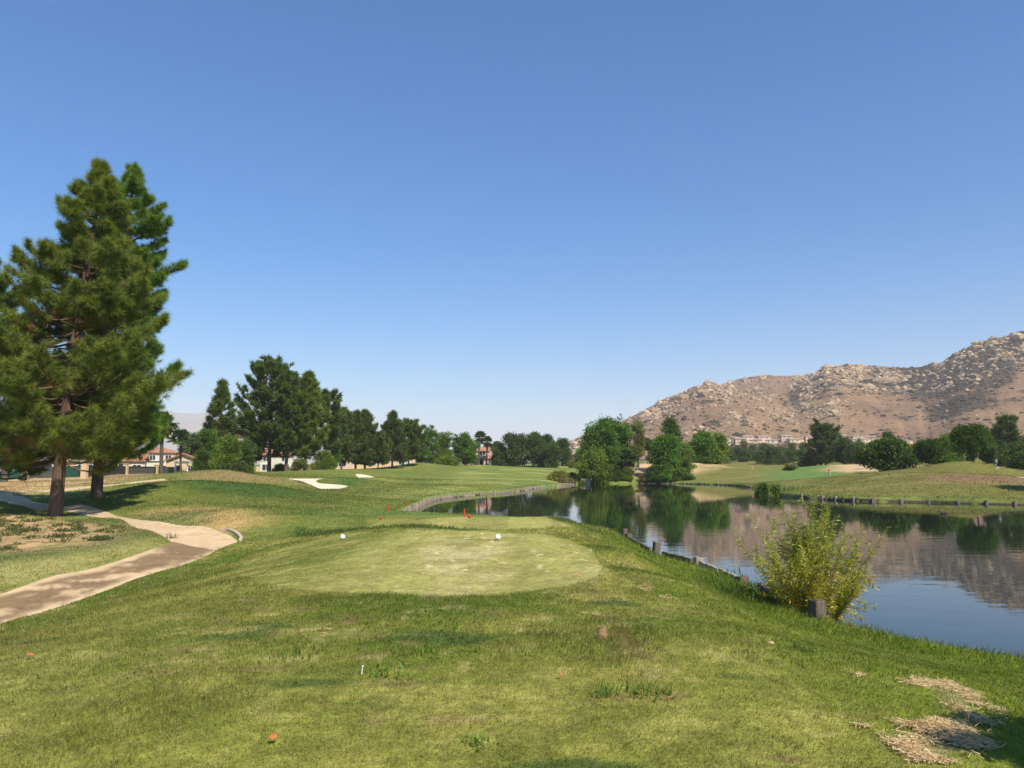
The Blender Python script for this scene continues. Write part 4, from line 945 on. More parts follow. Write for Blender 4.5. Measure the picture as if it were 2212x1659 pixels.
T(1472, 170, 955, 26, 107, 'rounded side of the trees before the sandy slope', c=1, n=9, shape='dome', hang=.4, group=isle, base_h=.0)
T(1512, 184, 935, 30, 108, 'dark weeping tree on top of the sandy slope', c=0, n=13, shape='dome', hang=.9, group=isle, base_h=.05, clump=1.0, leaf=.55, nl=34)
T(1545, 186, 937, 24, 109, 'bright weeping tree at the right end of the sandy slope', c=1, n=12, shape='dome', hang=.9, group=isle, base_h=.03, clump=1.0, leaf=.55, nl=34)
T(1400, 190, 948, 15, 110, 'leafy tree filling the gap behind the sand patch', c=3, n=9, shape='dome', group=isle, base_h=.45)
sh = 'shrubs along the far shore'
for i, (u, Y, v, hw, c, lb) in enumerate(((1290, 163, 1012, 24, 1, 'shrub at the water under the leaning olive tree'), (1320, 166, 1005, 20, 3, 'dark shrub under the weeping pepper trees'), (1352, 166, 1012, 12, 1, 'olive shrub before the patch of bare sand'), (1384, 166, 1026, 15, 6, 'brownish shrub at the water between two green ones'),
    (1412, 165.5, 1008, 22, 3, 'dark green shrub right of the brownish one'), (1436, 165, 1020, 26, 0, 'broad bright shrub hanging to the water'), (1462, 164.5, 1012, 24, 1, 'rounded shrub where the timber bank begins'), (1482, 163.5, 1032, 12, 3, 'last small shrub on the far shore at the timber bank'))):
    S(u, Y, v, hw, 120 + i, lb, c=c, n=8, group=sh)
S(1204, 152, 1020, 24, 130, 'round straw topped bush at the corner of the pond', c=4, n=9, dens=1.3, clump=.55)
S(1227, 151, 1040, 14, 131, 'rusty dry reeds below the dwarf palm', c=6, n=5)
S(1212, 147, 1044, 14, 132, 'rusty dry reeds below the round bush', c=6, n=5)
S(1252, 160, 1038, 12, 133, 'low green reeds at the head of the pond', c=1, n=5)
S(1270, 161, 1042, 14, 134, 'low shore weeds under the leaning olive tree', c=4, n=5)
S(1638, 91.5, 1043, 14, 135, 'dense dark bush on the tip of the near peninsula', c=3, n=11, dens=1.3, clump=.42, leaf=.24)
S(1668, 88.5, 1046, 14, 136, 'smaller bush beside the dense one on the peninsula tip', c=1, n=6, clump=.35)

# ------------------------------------------------------------------ trees right of the water
rg = 'trees across the pond'
def RT(u, Y, v, hw, seed, lb, **k): return T(u, Y, v, hw, seed, lb, group=rg, **k)
b = foot(1776, 235); pine('pine_tree', b, top_z(926, 235) - b[2], scaled(PINE_R, 32 * mpp(235) * 1.1), 141, 'tall cone shaped pine above the green with the flag', crown0=.14, nbr=95, c1=(.034, .056, .015), c2=(.074, .100, .026), trunk_r=.3, group=rg, **FAR_N)
RT(1818, 215, 950, 30, 142, 'rounded dark tree right of the tall cone shaped one', c=5, n=10, shape='top', base_h=.12)
RT(1745, 240, 975, 18, 143, 'small dark tree left of the tall cone shaped one', c=5, n=8, shape='cone', base_h=.12)
RT(1842, 205, 962, 22, 171, 'dark tree filling the gap right of the rounded one', c=5, n=8, shape='dome', base_h=0)
RT(1872, 195, 958, 20, 172, 'narrow dark tree left of the wide spreading one', c=3, n=8, shape='cone', base_h=0)
RT(1942, 200, 955, 22, 173, 'bluish dark tree behind the right half of the wide crown', c=5, n=8, shape='dome', base_h=0)
RT(1985, 205, 962, 20, 174, 'low dark tree between the wide crown and the crooked tree', c=5, n=7, shape='dome', base_h=0)
RT(2068, 185, 948, 22, 175, 'dark tree glimpsed left of the oval two stemmed one', c=3, n=8, shape='dome', base_h=0)
RT(2122, 185, 950, 22, 176, 'dark tree glimpsed right of the oval two stemmed one', c=5, n=8, shape='dome', base_h=0)
RT(1912, 150, 934, 24, 144, 'pine-like top rising over the wide crown by the sand', c=5, n=9, shape='cone', base_h=.3)
RT(1912, 140, 955, 52, 145, 'wide spreading dark tree with its shade on the sand', c=3, n=13, shape='top', base_h=.22, droop=.1, dens=1.1)
RT(1962, 165, 960, 26, 146, 'lighter tree behind the wide spreading one', c=1, n=8, shape='top', base_h=.15)
RT(2000, 132, 953, 34, 147, 'tree with a crooked leaning trunk beside the round mound', c=3, n=10, shape='top', base_h=.34, lean=(1.0, 0), droop=.1)
RT(2042, 175, 938, 28, 148, 'yellowish tree behind the crooked one', c=1, n=9, shape='round', base_h=.1)
RT(2046, 130, 985, 24, 149, 'low bushy tree at the foot of the round mound', c=0, n=8, shape='dome', base_h=0)
RT(2092, 119.5, 920, 32, 150, 'dark oval tree with two stems standing on the round mound', c=3, n=12, shape='round', base_h=.30, droop=.1)
RT(2140, 190, 938, 30, 151, 'leafy tree behind the shoulder of the round mound', c=5, n=9, shape='round', base_h=.05)
RT(2185, 165, 958, 34, 152, 'wide dark tree right of the round mound', c=3, n=10, shape='dome', base_h=.02)
RT(2200, 140, 975, 26, 153, 'low dark tree at the right picture edge behind the mound', c=3, n=9, shape='dome', base_h=0)
RT(2235, 190, 935, 34, 154, 'tall tree cut by the right picture edge', c=5, n=9, shape='round', base_h=.05)
RT(1700, 175, 1003, 16, 155, 'low rounded bush behind the green with the flag', c=2, n=5, shape='dome', base_h=0, cat='bush')
b = foot(2168, 178); pine('pine_tree', b, top_z(909, 178) - b[2], scaled(PINE_R, 2.6), 70, 'thin pine top poking out of the trees right of the mound', crown0=.45, nbr=34, c1=(.036, .060, .022), c2=(.070, .095, .036), trunk_r=.3, gap=.2, **FAR_N)
b = np.array([54.6, 71.5, G1(54.6, 71.5)]); broad('broadleaf_tree', b, 8.5, [(0, 0, 5.6, 3.6, 3.0, 2.6), (-1.4, .6, 5.0, 2.6, 2.2, 1.8), (1.2, -.8, 6.2, 2.4, 2.2, 1.8)], 158, 'round tree beyond the right picture edge that shades the brown slope', c1=(.03, .05, .016), c2=(.06, .09, .024), clump=.8, leaf=.45)
# the dark band of trees under the hill
band_g = np.random.default_rng(77); k = 0
words = ['dark', 'bluish', 'olive', 'rounded', 'wide', 'narrow', 'tall', 'low', 'shaggy', 'dense']
ORD = ['first', 'second', 'third', 'fourth', 'fifth', 'sixth', 'seventh', 'eighth', 'ninth', 'tenth', 'eleventh', 'twelfth', 'thirteenth', 'fourteenth', 'fifteenth', 'sixteenth', 'seventeenth', 'eighteenth', 'nineteenth', 'twentieth']
for row, (Y0, us, v0) in enumerate(((300, [1572, 1590, 1606, 1624, 1642, 1658, 1676, 1694, 1712, 1730, 1752, 1800, 1832, 1858, 1884], 968), (420, [1566, 1584, 1602, 1622, 1644, 1664, 1684, 1706, 1728, 1790, 1824, 1850, 1880, 1944, 1972, 2010, 2034, 2064], 957))):
    for i, u in enumerate(us):
        v = v0 + band_g.uniform(-7, 8); Y = Y0 * band_g.uniform(.93, 1.08); hw = band_g.uniform(13, 19)
        T(u, Y, v, hw, 200 + k, f'{ORD[i]} tree from the left in the {"front" if row == 0 else "back"} row of the dark band under the hill', c=5 if band_g.random() < .75 else 3, n=7, shape=['round', 'dome', 'cone'][int(band_g.integers(3))], base_h=.0, group='dark band of trees under the hill', nl=16, dens=.9); k += 1
# ------------------------------------------------------------------ houses
def mat_flat(name, c, rough=.8, var=.12, scale=2.0, bump=.0, spec=.3, metallic=0.0, bscale=None):
    c = np.array(c); return mat_noise(name, tuple(np.clip(c * (1 - var), 0, 1)), tuple(np.clip(c * (1 + var), 0, 1)), scale, rough, bump, bscale, spec=spec, metallic=metallic)
M_roof, nt, b_ = new_mat('clay_tiles'); tc = N(nt, 'ShaderNodeTexCoord'); nz = N(nt, 'ShaderNodeTexNoise', Scale=1.3, Detail=5); nt.links.new(tc.outputs['Object'], nz.inputs['Vector'])
cr = N(nt, 'ShaderNodeValToRGB'); cr.color_ramp.elements[0].position = .3; cr.color_ramp.elements[1].position = .7; cr.color_ramp.elements[0].color = (.30, .13, .075, 1); cr.color_ramp.elements[1].color = (.46, .22, .13, 1)
nt.links.new(nz.outputs['Fac'], cr.inputs['Fac']); nt.links.new(cr.outputs[0], b_.inputs['Base Color']); setin(b_, Roughness=.85)
wv = N(nt, 'ShaderNodeTexWave', Scale=1.6); wv.bands_direction = 'X'; nt.links.new(tc.outputs['Object'], wv.inputs['Vector']); bp = N(nt, 'ShaderNodeBump', Strength=.6, Distance=.06); nt.links.new(wv.outputs['Fac'], bp.inputs['Height']); nt.links.new(bp.outputs[0], b_.inputs['Normal'])
M_cream = mat_flat('cream_stucco', (.60, .46, .29), .9, .06, 3, .3, bscale=40); M_pink = mat_flat('pink_stucco', (.60, .44, .33), .9, .06, 3, .3, bscale=40); M_whitew = mat_flat('white_wall', (.60, .55, .47), .9, .05, 3)
M_white = mat_flat('white_paint', (.80, .79, .76), .55, .04, 4); M_glass = mat_flat('window_glass', (.035, .045, .055), .08, .2, .6, spec=.6); M_dark = mat_flat('dark_metal', (.030, .030, .032), .5, .2, 8); M_fascia = mat_flat('brown_fascia', (.20, .12, .08), .8)
M_roof2 = mat_flat('pale_roof', (.32, .235, .18), .9, .2, .8)
def house(name, label, x, y, z, rz, w, d, h, pitch, mat, ridge='x', wins=(), cat='house', group=None, fascia=True, chimney=None, over=.5, arch=None, hip=False, far=False):
    root = tag(empty(name, (x, y, z), rz), label, cat, group); run = (d if ridge == 'x' else w) / 2; rh = run * pitch
    mb = MB(); base = -.8
    if ridge == 'x':
        P = [[-d / 2, base], [d / 2, base], [d / 2, h], [0, h + rh], [-d / 2, h]]
        n = 5; V = [[sx * w / 2, a, b] for sx in (-1, 1) for a, b in P]
    else:
        P = [[-w / 2, base], [w / 2, base], [w / 2, h], [0, h + rh], [-w / 2, h]]
        n = 5; V = [[a, sy * d / 2, b] for sy in (-1, 1) for a, b in P]
    if hip:
        V = [[sx * w / 2, sy * d / 2, zz] for zz in (base, h) for sx, sy in ((-1, -1), (1, -1), (1, 1), (-1, 1))]
        mb.add(V, [(3, 2, 1, 0), (4, 5, 6, 7), (0, 1, 5, 4), (1, 2, 6, 5), (2, 3, 7, 6), (3, 0, 4, 7)])
    else: mb.add(V, [tuple(range(5)), tuple(range(9, 4, -1))] + [(i, 5 + i, 5 + (i + 1) % 5, (i + 1) % 5) for i in range(5)])
    mb.build('wall', mat, root)
    rb = MB(); th = .16; e = over
    if hip:
        k = min(w, d) / 2; V = [[sx * (w / 2 + e), sy * (d / 2 + e), h + .02 + q] for q in (0, th) for sx, sy in ((-1, -1), (1, -1), (1, 1), (-1, 1))]
        r0 = max(0, w / 2 - k); r1 = max(0, d / 2 - k); V += [[-r0, -r1, h + k * pitch + th], [r0, r1, h + k * pitch + th]]
        rb.add(V, [(3, 2, 1, 0), (0, 1, 5, 4), (1, 2, 6, 5), (2, 3, 7, 6), (3, 0, 4, 7), (4, 5, 9, 8), (5, 6, 9), (6, 7, 8, 9), (7, 4, 8)])
    else:
        for s in (-1, 1):
            o = run + e; z0 = h - e * pitch + .03; zr = h + rh + .03
            pr = [(s * o, z0), (0, zr), (0, zr + th), (s * o, z0 + th)]
            L = (w if ridge == 'x' else d) / 2 + e
            V = [([q * L, a, bb] if ridge == 'x' else [a, q * L, bb]) for q in (-1, 1) for a, bb in pr]
            rb.add(V, [(0, 1, 2, 3), (7, 6, 5, 4), (0, 4, 5, 1), (1, 5, 6, 2), (2, 6, 7, 3), (3, 7, 4, 0)])
    roof = rb.build('roof', M_roof2 if far else M_roof, root)
    if chimney:
        c = MB(); c.box((chimney[0], chimney[1], h + rh * .9), (.7, .7, 1.6), bev=.03); c.box((chimney[0], chimney[1], h + rh * .9 + .86), (.9, .9, .12)); c.build('chimney', mat, roof)
    if fascia and not hip and not far and ridge == 'y':
        for s in (-1, 1):
            f = MB(); f.bar((s * (run + e), -d / 2 - e - .03, h - e * pitch - .06), (0, -d / 2 - e - .03, h + rh - .06), .06, .24); f.build('fascia_board', M_fascia, root)
    for (wx, wz, ww, wh) in wins:
        f = MB(); yy = -d / 2 - .03
        for q in ((wx, wz + wh / 2 + .06, ww + .24, .12), (wx, wz - wh / 2 - .06, ww + .24, .12)): f.box((q[0], yy, q[1]), (q[2], .10, q[3]))
        for sx in (-1, 1): f.box((wx + sx * (ww / 2 + .06), yy, wz), (.12, .10, wh))
        f.box((wx, yy + .01, wz), (.07, .07, wh))
        fr = f.build('window', M_white, root); g = MB(); g.box((wx, -d / 2 - .012, wz), (ww, .03, wh)); g.build('pane', M_glass, fr)
    if arch:
        ax, aw, ah = arch; f = MB(); pr = [(-aw / 2, 0), (aw / 2, 0)] + [(aw / 2 * math.cos(t), ah - aw / 2 + aw / 2 * math.sin(t)) for t in np.linspace(0, math.pi, 9)]
        f.prism([(ax + a, b2 + .1) for a, b2 in pr], -d / 2 - .05, -d / 2 - .012); f.build('arched_window', M_glass, root)
    return root
def pergola(label, x, y, z, rz, w, d, h, n=3, group='white patio covers', solid=False):
    root = tag(empty('pergola', (x, y, z), rz), label, 'pergola', group)
    for i in range(n):
        px_ = -w / 2 + .3 + (w - .6) * i / (n - 1); p = MB(); p.box((px_, -d / 2 + .3, h / 2 - .2), (.28, .28, h + .4), bev=.02); p.build('post', M_white, root)
    bm_ = MB(); bm_.box((0, -d / 2 + .3, h + .15), (w, .16, .34), bev=.01); bm_.box((0, d / 2 - .1, h + .15), (w, .16, .34), bev=.01); bm_.build('beam', M_white, root)
    s = MB()
    if solid: s.box((0, 0, h + .40), (w + .3, d + .4, .12))
    else:
        for i in range(int(w / .45)): s.box((-w / 2 + .2 + i * .45, 0, h + .41), (.10, d + .6, .16))
    s.build('roof_slats', M_white, root)
    return root
def hp(u, Y): p = foot(u, Y); return p
def put_house(u, Y, *a, **k):
    p = hp(u, Y); return p
p = hp(8, 121); house('house', 'cream house with a front gable behind the green fence screens', p[0], p[1], p[2], R(14), 10.5, 13, 2.9, .36, M_cream, 'y', wins=((3.6, 1.3, 1.6, 1.9), (-2.2, 1.6, 1.4, 1.2)))
p = hp(140, 130); house('house', 'long low house with a tiled roof behind the near pine trunks', p[0], p[1], p[2], R(20), 15, 10, 2.9, .42, M_cream, 'x', wins=((-5, 1.3, 1.8, 1.6), (-1, 1.3, 1.8, 1.8), (4.6, 1.3, 2.2, 1.8)), chimney=(2, 0))
p = hp(150, 122); pergola('white slatted patio cover between the two near pine trunks', p[0], p[1], p[2], R(20), 7.4, 4, 2.7)
p = hp(250, 148); house('house', 'tiled house mostly hidden by the dark pine trunk', p[0], p[1], p[2], R(24), 12, 10, 2.9, .4, M_whitew, 'x', wins=((-3.5, 1.3, 1.8, 1.6), (1.5, 1.3, 1.6, 2.0), (4.6, 1.3, 1.4, 1.6)))
p = hp(322, 158); pergola('white patio cover with a solid roof, left of the cream gabled house', p[0], p[1], p[2], R(22), 7, 4.5, 2.6, solid=True)
p = hp(410, 178); house('house', 'cream gabled house with an orange tiled roof beyond the fence', p[0], p[1], p[2], R(16), 6.9, 11, 3.2, .42, M_cream, 'y', wins=((-1.2, 1.4, 1.2, 1.2), (1.6, 1.4, 1.2, 1.2)))
p = hp(372, 186); house('house', 'two storey house corner with an orange hipped roof', p[0] - 2, p[1], p[2], R(18), 8, 8, 5.0, .36, M_whitew, 'x', wins=((2.2, 3.9, 1.3, 1.2), (-1.2, 3.9, 1.2, 1.2), (1.0, 1.4, 1.6, 1.3)), hip=True)
p = hp(415, 170); pergola('white patio cover in front of the cream gabled house', p[0], p[1], p[2], R(16), 5.6, 3.2, 2.4)
p = hp(605, 205); house('house', 'pale house glimpsed between the tall pine trunks', p[0], p[1], p[2], R(14), 8, 9, 4.4, .34, M_whitew, 'x', wins=((-2.6, 3.4, 1.4, 1.2), (2.0, 3.4, 1.4, 1.2), (-2.6, 1.2, 1.8, 1.5), (2.2, 1.2, 1.8, 1.6)))
p = hp(790, 232); house('house', 'low house far behind the twin pines', p[0], p[1], p[2], R(8), 20, 10, 2.8, .34, M_pink, 'x', wins=((-6, 1.3, 2, 1.5), (0, 1.3, 2, 1.5), (6, 1.3, 2, 1.5)))
p = hp(893, 240); house('house', 'pink two storey house with an arched window beyond the mound', p[0], p[1], p[2] + .6, R(4), 8.4, 10, 5.6, .34, M_pink, 'x', wins=((-3.6, 4.4, 1.5, 1.3), (-3.6, 1.6, 1.8, 1.5), (.2, 4.4, 1.4, 1.3)), arch=(3.6, 2.0, 3.6), hip=True)
p = hp(866, 238); house('house', 'low white wing in front of the house with an arched window', p[0], p[1] - 6, p[2], R(5), 9, 6, 2.7, .3, M_whitew, 'x', wins=((-2, 1.4, 1.6, 1.3), (1.6, 1.4, 1.6, 1.3)))
p = hp(1038, 278); hq = house('house', 'pink two storey house with a balcony and a red awning under the palms', p[0], p[1], p[2], R(-5), 7.4, 9, 5.4, .30, M_pink, 'x', wins=((-2.2, 4.2, 1.4, 1.4), (1.4, 4.2, 2.2, 1.8), (-2.4, 1.4, 1.4, 1.5), (1.6, 1.2, 2.6, 2.0)), chimney=(2.2, 0))
f = MB(); f.box((.9, -5.3, 2.9), (4.6, 1.5, .16)); f.box((.9, -6.0, 3.4), (4.6, .08, .9)); f.build('balcony', M_whitew, hq)
f = MB(); f.bar((-.9, -6.0, 2.45), (3.0, -6.0, 2.45), 2.6, .10); f.build('awning', mat_flat('red_awning', (.50, .09, .06), .8), hq)
p = hp(1063, 272); house('house', 'single storey annex with a terracotta roof right of the balcony house', p[0], p[1], p[2], R(-5), 5.0, 7, 2.6, .34, M_pink, 'x', wins=((0, 1.4, 1.6, 1.2),))
# small houses along the foot of the hill
def on_hill(u, v):
    a = math.atan((u - CX) / FD / math.cos(PITCH)); d = ray(u, v); e = d[2] / math.hypot(d[0], d[1])
    r = np.linspace(HILL0, 1300, 600); z = hill_z(np.full(600, a), r); k = int(np.argmax((z - CAMZ) / r > e)); return np.array([r[k] * math.sin(a), r[k] * math.cos(a), z[k]])
hg = np.random.default_rng(91); cols = [M_whitew, M_cream, M_pink]; protos = {}
hill_us = [(1242, 980), (1252, 976), (1566, 960), (1580, 957), (1595, 960), (1610, 955), (1626, 957), (1644, 955), (1662, 957), (1694, 954), (1710, 956), (1728, 953), (1744, 955), (1808, 953), (1824, 955), (1845, 953), (1858, 955), (1872, 951), (1860, 964), (1934, 957), (1948, 959), (2060, 962), (2174, 966)]
for i, (u, v) in enumerate(hill_us):
    p = on_hill(u, v); k = int(hg.integers(3)); two = hg.random() < .55; w = float(hg.uniform(9, 13))
    house('hillside_house', f'{ORD[i] if i < 20 else ["twenty-first", "twenty-second", "twenty-third"][i - 20]} house from the left along the foot of the hill, ' + ('two storeys' if two else 'single storey') + (' and white' if k == 0 else ' and cream' if k == 1 else ' and pinkish'), p[0], p[1], p[2], float(hg.uniform(-.5, .9)), w, 9, 5.4 if two else 3.0, .3, cols[k], 'x',
          wins=((-w * .3, 1.5, 1.8, 1.4), (w * .1, 1.5, 2.0, 1.4)) + (((-w * .25, 4.2, 1.5, 1.2), (w * .2, 4.2, 1.5, 1.2)) if two else ()), hip=bool(hg.random() < .5), group='houses at the foot of the hill', far=True)

# ------------------------------------------------------------------ back garden fence
M_block, nt, b_ = new_mat('tan_block'); tc = N(nt, 'ShaderNodeTexCoord'); bk = N(nt, 'ShaderNodeTexBrick', Scale=1.0); bk.inputs['Color1'].default_value = (.60, .45, .26, 1); bk.inputs['Color2'].default_value = (.52, .38, .22, 1); bk.inputs['Mortar'].default_value = (.42, .33, .22, 1)
bk.inputs['Brick Width'].default_value = .45; bk.inputs['Row Height'].default_value = .2; bk.inputs['Mortar Size'].default_value = .012
mp = N(nt, 'ShaderNodeMapping'); mp.inputs['Rotation'].default_value = (R(90), 0, 0); nt.links.new(tc.outputs['Object'], mp.inputs[0]); nt.links.new(mp.outputs[0], bk.inputs['Vector']); nt.links.new(bk.outputs['Color'], b_.inputs['Base Color']); setin(b_, Roughness=.9)
M_green = mat_flat('green_screen', (.020, .085, .055), .7, .15, 3); M_shade = mat_flat('grey_screen', (.10, .105, .095), .8, .25, 1.5)
FP = [foot(u, Y) for u, Y in ((-330, 106), (-150, 99), (-48, 97.5), (72, 96), (194, 92), (282, 130), (347, 156), (399, 178), (441, 194), (471, 208), (490, 218))]
fr = tag(empty('garden_fence', FP[3]), 'long garden fence of tan block pillars with dark railings between', 'fence')
o0 = np.array(FP[3])
for i, p in enumerate(FP):
    m = MB(); q = p - o0; m.box((q[0], q[1], q[2] + .85), (.62, .62, 2.3), bev=.02); m.box((q[0], q[1], q[2] + 2.03), (.76, .76, .12), bev=.02); m.build('pillar', M_block, fr)
for i in range(len(FP) - 1):
    a, b2 = FP[i] - o0, FP[i + 1] - o0; L = np.linalg.norm((b2 - a)[:2]); t = (b2 - a) / L; aa, bb = a + t * .3, b2 - t * .3
    n = max(2, int(L / 2.4)); m = MB()
    for k in range(n):      # the low wall steps along the ground
        s, e = aa + (bb - aa) * k / n, aa + (bb - aa) * (k + 1) / n; g0 = G1(*(s + o0)[:2]) - o0[2]; g1 = G1(*(e + o0)[:2]) - o0[2]
        s[2], e[2] = g0 + .0, g1 + .0; m.bar(s, e, .22, .62)
    m.build('low_wall', M_block, fr)
    m = MB(); nb = int(L / .16); m2 = MB()
    for k in range(nb + 1):
        s = aa + (bb - aa) * k / nb; zz = np.interp(k / nb, [0, 1], [aa[2], bb[2]]); m.box((s[0], s[1], zz + .98), (.028, .028, 1.40))
    for hh in (.42, 1.62): m.bar(aa + [0, 0, hh], bb + [0, 0, hh], .04, .06)
    m.build('railing', M_dark, fr)
    if i in (2, 3, 5, 6, 7):
        for (f0, f1, mm, z0, z1) in {2: ((.12, .56, M_green, .35, 1.30), (.66, .93, M_green, .35, 1.30)), 3: ((.05, .48, M_shade, .35, 1.66), (.60, .93, M_green, .35, 1.60)), 5: ((.08, .92, M_shade, .35, 1.4),), 6: ((.08, .95, M_shade, .35, 1.6),), 7: ((.05, .95, M_shade, .35, 1.6),)}[i]:
            s, e = aa + (bb - aa) * f0, aa + (bb - aa) * f1; nrm = np.array([t[1], -t[0], 0]) * -.05; nrm = -nrm
            m = MB(); m.bar(s + nrm + [0, 0, (z0 + z1) / 2], e + nrm + [0, 0, (z0 + z1) / 2], .02, z1 - z0); m.build('privacy_screen', mm, fr)
p0, p1 = foot(560, 222), foot(700, 226)
m = MB(); c_ = (p0 + p1) / 2; m.bar(p0 + [0, 0, .6], p1 + [0, 0, .6], .3, 1.6); tag(m.build('garden_wall', M_block), 'low tan garden wall seen between the tall pine trunks', 'wall')
p0, p1 = foot(770, 222), foot(880, 232)
m = MB(); m.bar(p0 + [0, 0, .6], p1 + [0, 0, .6], .3, 1.6); tag(m.build('garden_wall', M_block), 'low tan garden wall behind the twin pines', 'wall')
for u, lb in ((1019, 'tan gate pillar left of the red awning'), (1067, 'tan gate pillar right of the annex'), (1080, 'lone tan pillar under the dark grove')):
    q = foot(u, 250); m = MB(); m.box((q[0], q[1], q[2] + .8), (.8, .8, 2.2), bev=.03); m.box((q[0], q[1], q[2] + 1.95), (1.0, 1.0, .14), bev=.02); tag(m.build('gate_pillar', M_block), lb, 'pillar', 'tan pillars by the far houses')

# ------------------------------------------------------------------ timber banks
def mat_wood(name, c1, c2, str_=(1, 1, .12)):
    return mat_noise(name, c1, c2, 9, .9, .8, 20, str_, spec=.15)
M_tim = mat_wood('weathered_timber', (.15, .115, .085), (.44, .37, .29)); M_tim2 = mat_wood('dark_timber', (.075, .058, .046), (.20, .155, .12)); M_plank3 = mat_wood('pale_plank', (.28, .23, .18), (.52, .45, .36), (.3, .3, 3)); M_plank = mat_wood('grey_plank', (.16, .13, .105), (.36, .30, .245), (.3, .3, 3))
def bank(label, pts, spacing, mat_p, mat_b, pw=.2, top=.35, over=.05, seed=1, skip=(), near_dense=None):
    P = smooth_poly(np.array(pts, float), 6, False); seg = np.linalg.norm(np.diff(P, axis=0), axis=1); s = np.concatenate([[0], np.cumsum(seg)]); g = np.random.default_rng(seed)
    ss = [0.0]
    while ss[-1] < s[-1] - .4: ss.append(ss[-1] + (near_dense[1] if near_dense and ss[-1] < near_dense[0] else spacing) * g.uniform(.85, 1.15))
    Q = np.stack([np.interp(ss, s, P[:, k]) for k in (0, 1)], 1); root = tag(empty('timber_bank', (Q[0][0], Q[0][1], 0)), label, 'retaining wall', 'timber banks of the pond'); o = np.array([Q[0][0], Q[0][1], 0])
    for i, q in enumerate(Q):
        d = Q[min(i + 1, len(Q) - 1)] - Q[max(i - 1, 0)]; rz = math.atan2(d[1], d[0]); w = pw * g.uniform(.85, 1.2); h = top + over * g.uniform(.2, 1.6)
        m = MB(); m.box((q[0] - o[0], q[1] - o[1], h / 2 - .45), (w, w, h + .9), rz, .015, .008, (g.normal(0, .03), g.normal(0, .03))); m.build('post', mat_p, root)
    for i in range(len(Q) - 1):
        a, b2 = Q[i], Q[i + 1]; d = unit(b2 - a); nn = np.array([-d[1], d[0]]); m = MB(); zt = top + g.uniform(-.05, .05)
        for k in range(3):
            if k == 2 and g.random() < .12: continue
            hh = zt / 2.2; z = .5 * hh - .30 + k * hh * .98; j = g.normal(0, .012, 2)
            A = np.array([*(a - o[:2] + nn * j[0]), z + g.normal(0, .012)]); B = np.array([*(b2 - o[:2] + nn * j[1]), z + g.normal(0, .012)]); m.bar(A, B, .075, hh * .93)
        m.build('plank_panel', mat_b if g.random() < .55 else (M_plank3 if g.random() < .5 else M_tim2), root)
    return root
bank('sunlit timber bank along the fairway side of the pond', [(-6.6, 46.9), (-7.1, 50), (-7.4, 60), (-7.6, 71), (-7, 80), (-5.4, 87), (-3.3, 94), (-1.1, 98.5), (1.4, 108), (4.8, 128), (8.5, 138), (12.4, 154)], 2.0, M_tim, M_plank, .26, near_dense=(26, 1.15), seed=3)
bank('timber bank along the near edge of the peninsula across the pond', [(30.4, 89), (30.8, 80), (32.7, 73), (37, 71), (42.7, 66.5), (52, 62), (66, 52), (80, 40)], 2.15, M_tim, M_tim2, .24, seed=4)
bank('shaded timber bank at the far end of the pond below the sandy slope', [(27.5, 165), (35.5, 161), (40.8, 147), (39.4, 128)], 1.35, M_tim, M_tim2, .16, seed=5)  # dark planks carry the shade here; the fairway side has the lit tone
q = foot(1262, 161); m = MB(); m.box((q[0], q[1] - .6, .30), (2.2, .35, 1.3), bev=.02); m.box((q[0], q[1] - .6, 1.0), (2.5, .55, .14), bev=.02); tag(m.build('concrete_headwall', mat_flat('pale_concrete', (.45, .38, .30), .9)), 'small pale concrete outlet at the head of the pond', 'concrete block')
# broken posts and planks of the near bank
SHORE = POND_S[(POND_S[:, 0] < 8) & (POND_S[:, 1] < 36) & (POND_S[:, 1] > 10) & (POND_S[:, 0] > 3)]; SHORE = SHORE[np.argsort(SHORE[:, 1])]
def shore(y, off=0.0): return np.array([np.interp(y, SHORE[:, 1], SHORE[:, 0]) + off, y])
def near_post(y, over, w, d, label, rz=.3, tilt=(0, 0), mat=None, off=.02):
    p = shore(y, off); zt = SHORE_Z + over; h = zt + .8; m = MB(); m.box((0, 0, 0), (w, d, h), rz, .014, .006, tilt); m.box((.02, -.01, h / 2 + .004), (w * .5, d * .45, .012), rz, .004, .003, tilt)
    o = m.build('timber_post', mat or M_tim2); o.location = (p[0], p[1], zt - h / 2); return tag(o, label, 'post', 'broken timber posts along the near bank')
near_post(30.6, .26, .17, .17, 'upright cracked timber post farthest along the near bank', .2)
near_post(29.7, .14, .20, .18, 'short stub beside the farthest cracked post', .5)
near_post(24.6, .30, .19, .19, 'reddish leaning timber post beside a hollow in the bank', .35, (.08, .12))
near_post(21.4, .18, .24, .22, 'squat pale topped post in the middle of the near bank', .25, (.03, .08), M_tim)
near_post(18.0, .13, .26, .20, 'low flat post before the long pale planks end', .5)
near_post(15.3, .24, .20, .20, 'split brown post left of the yellow willow bush', .55, (-.05, .12), None, -.04)
near_post(13.75, .30, .23, .21, 'thick square sawn post at the foot of the yellow willow bush', .42, (0, .03), None, -.10)
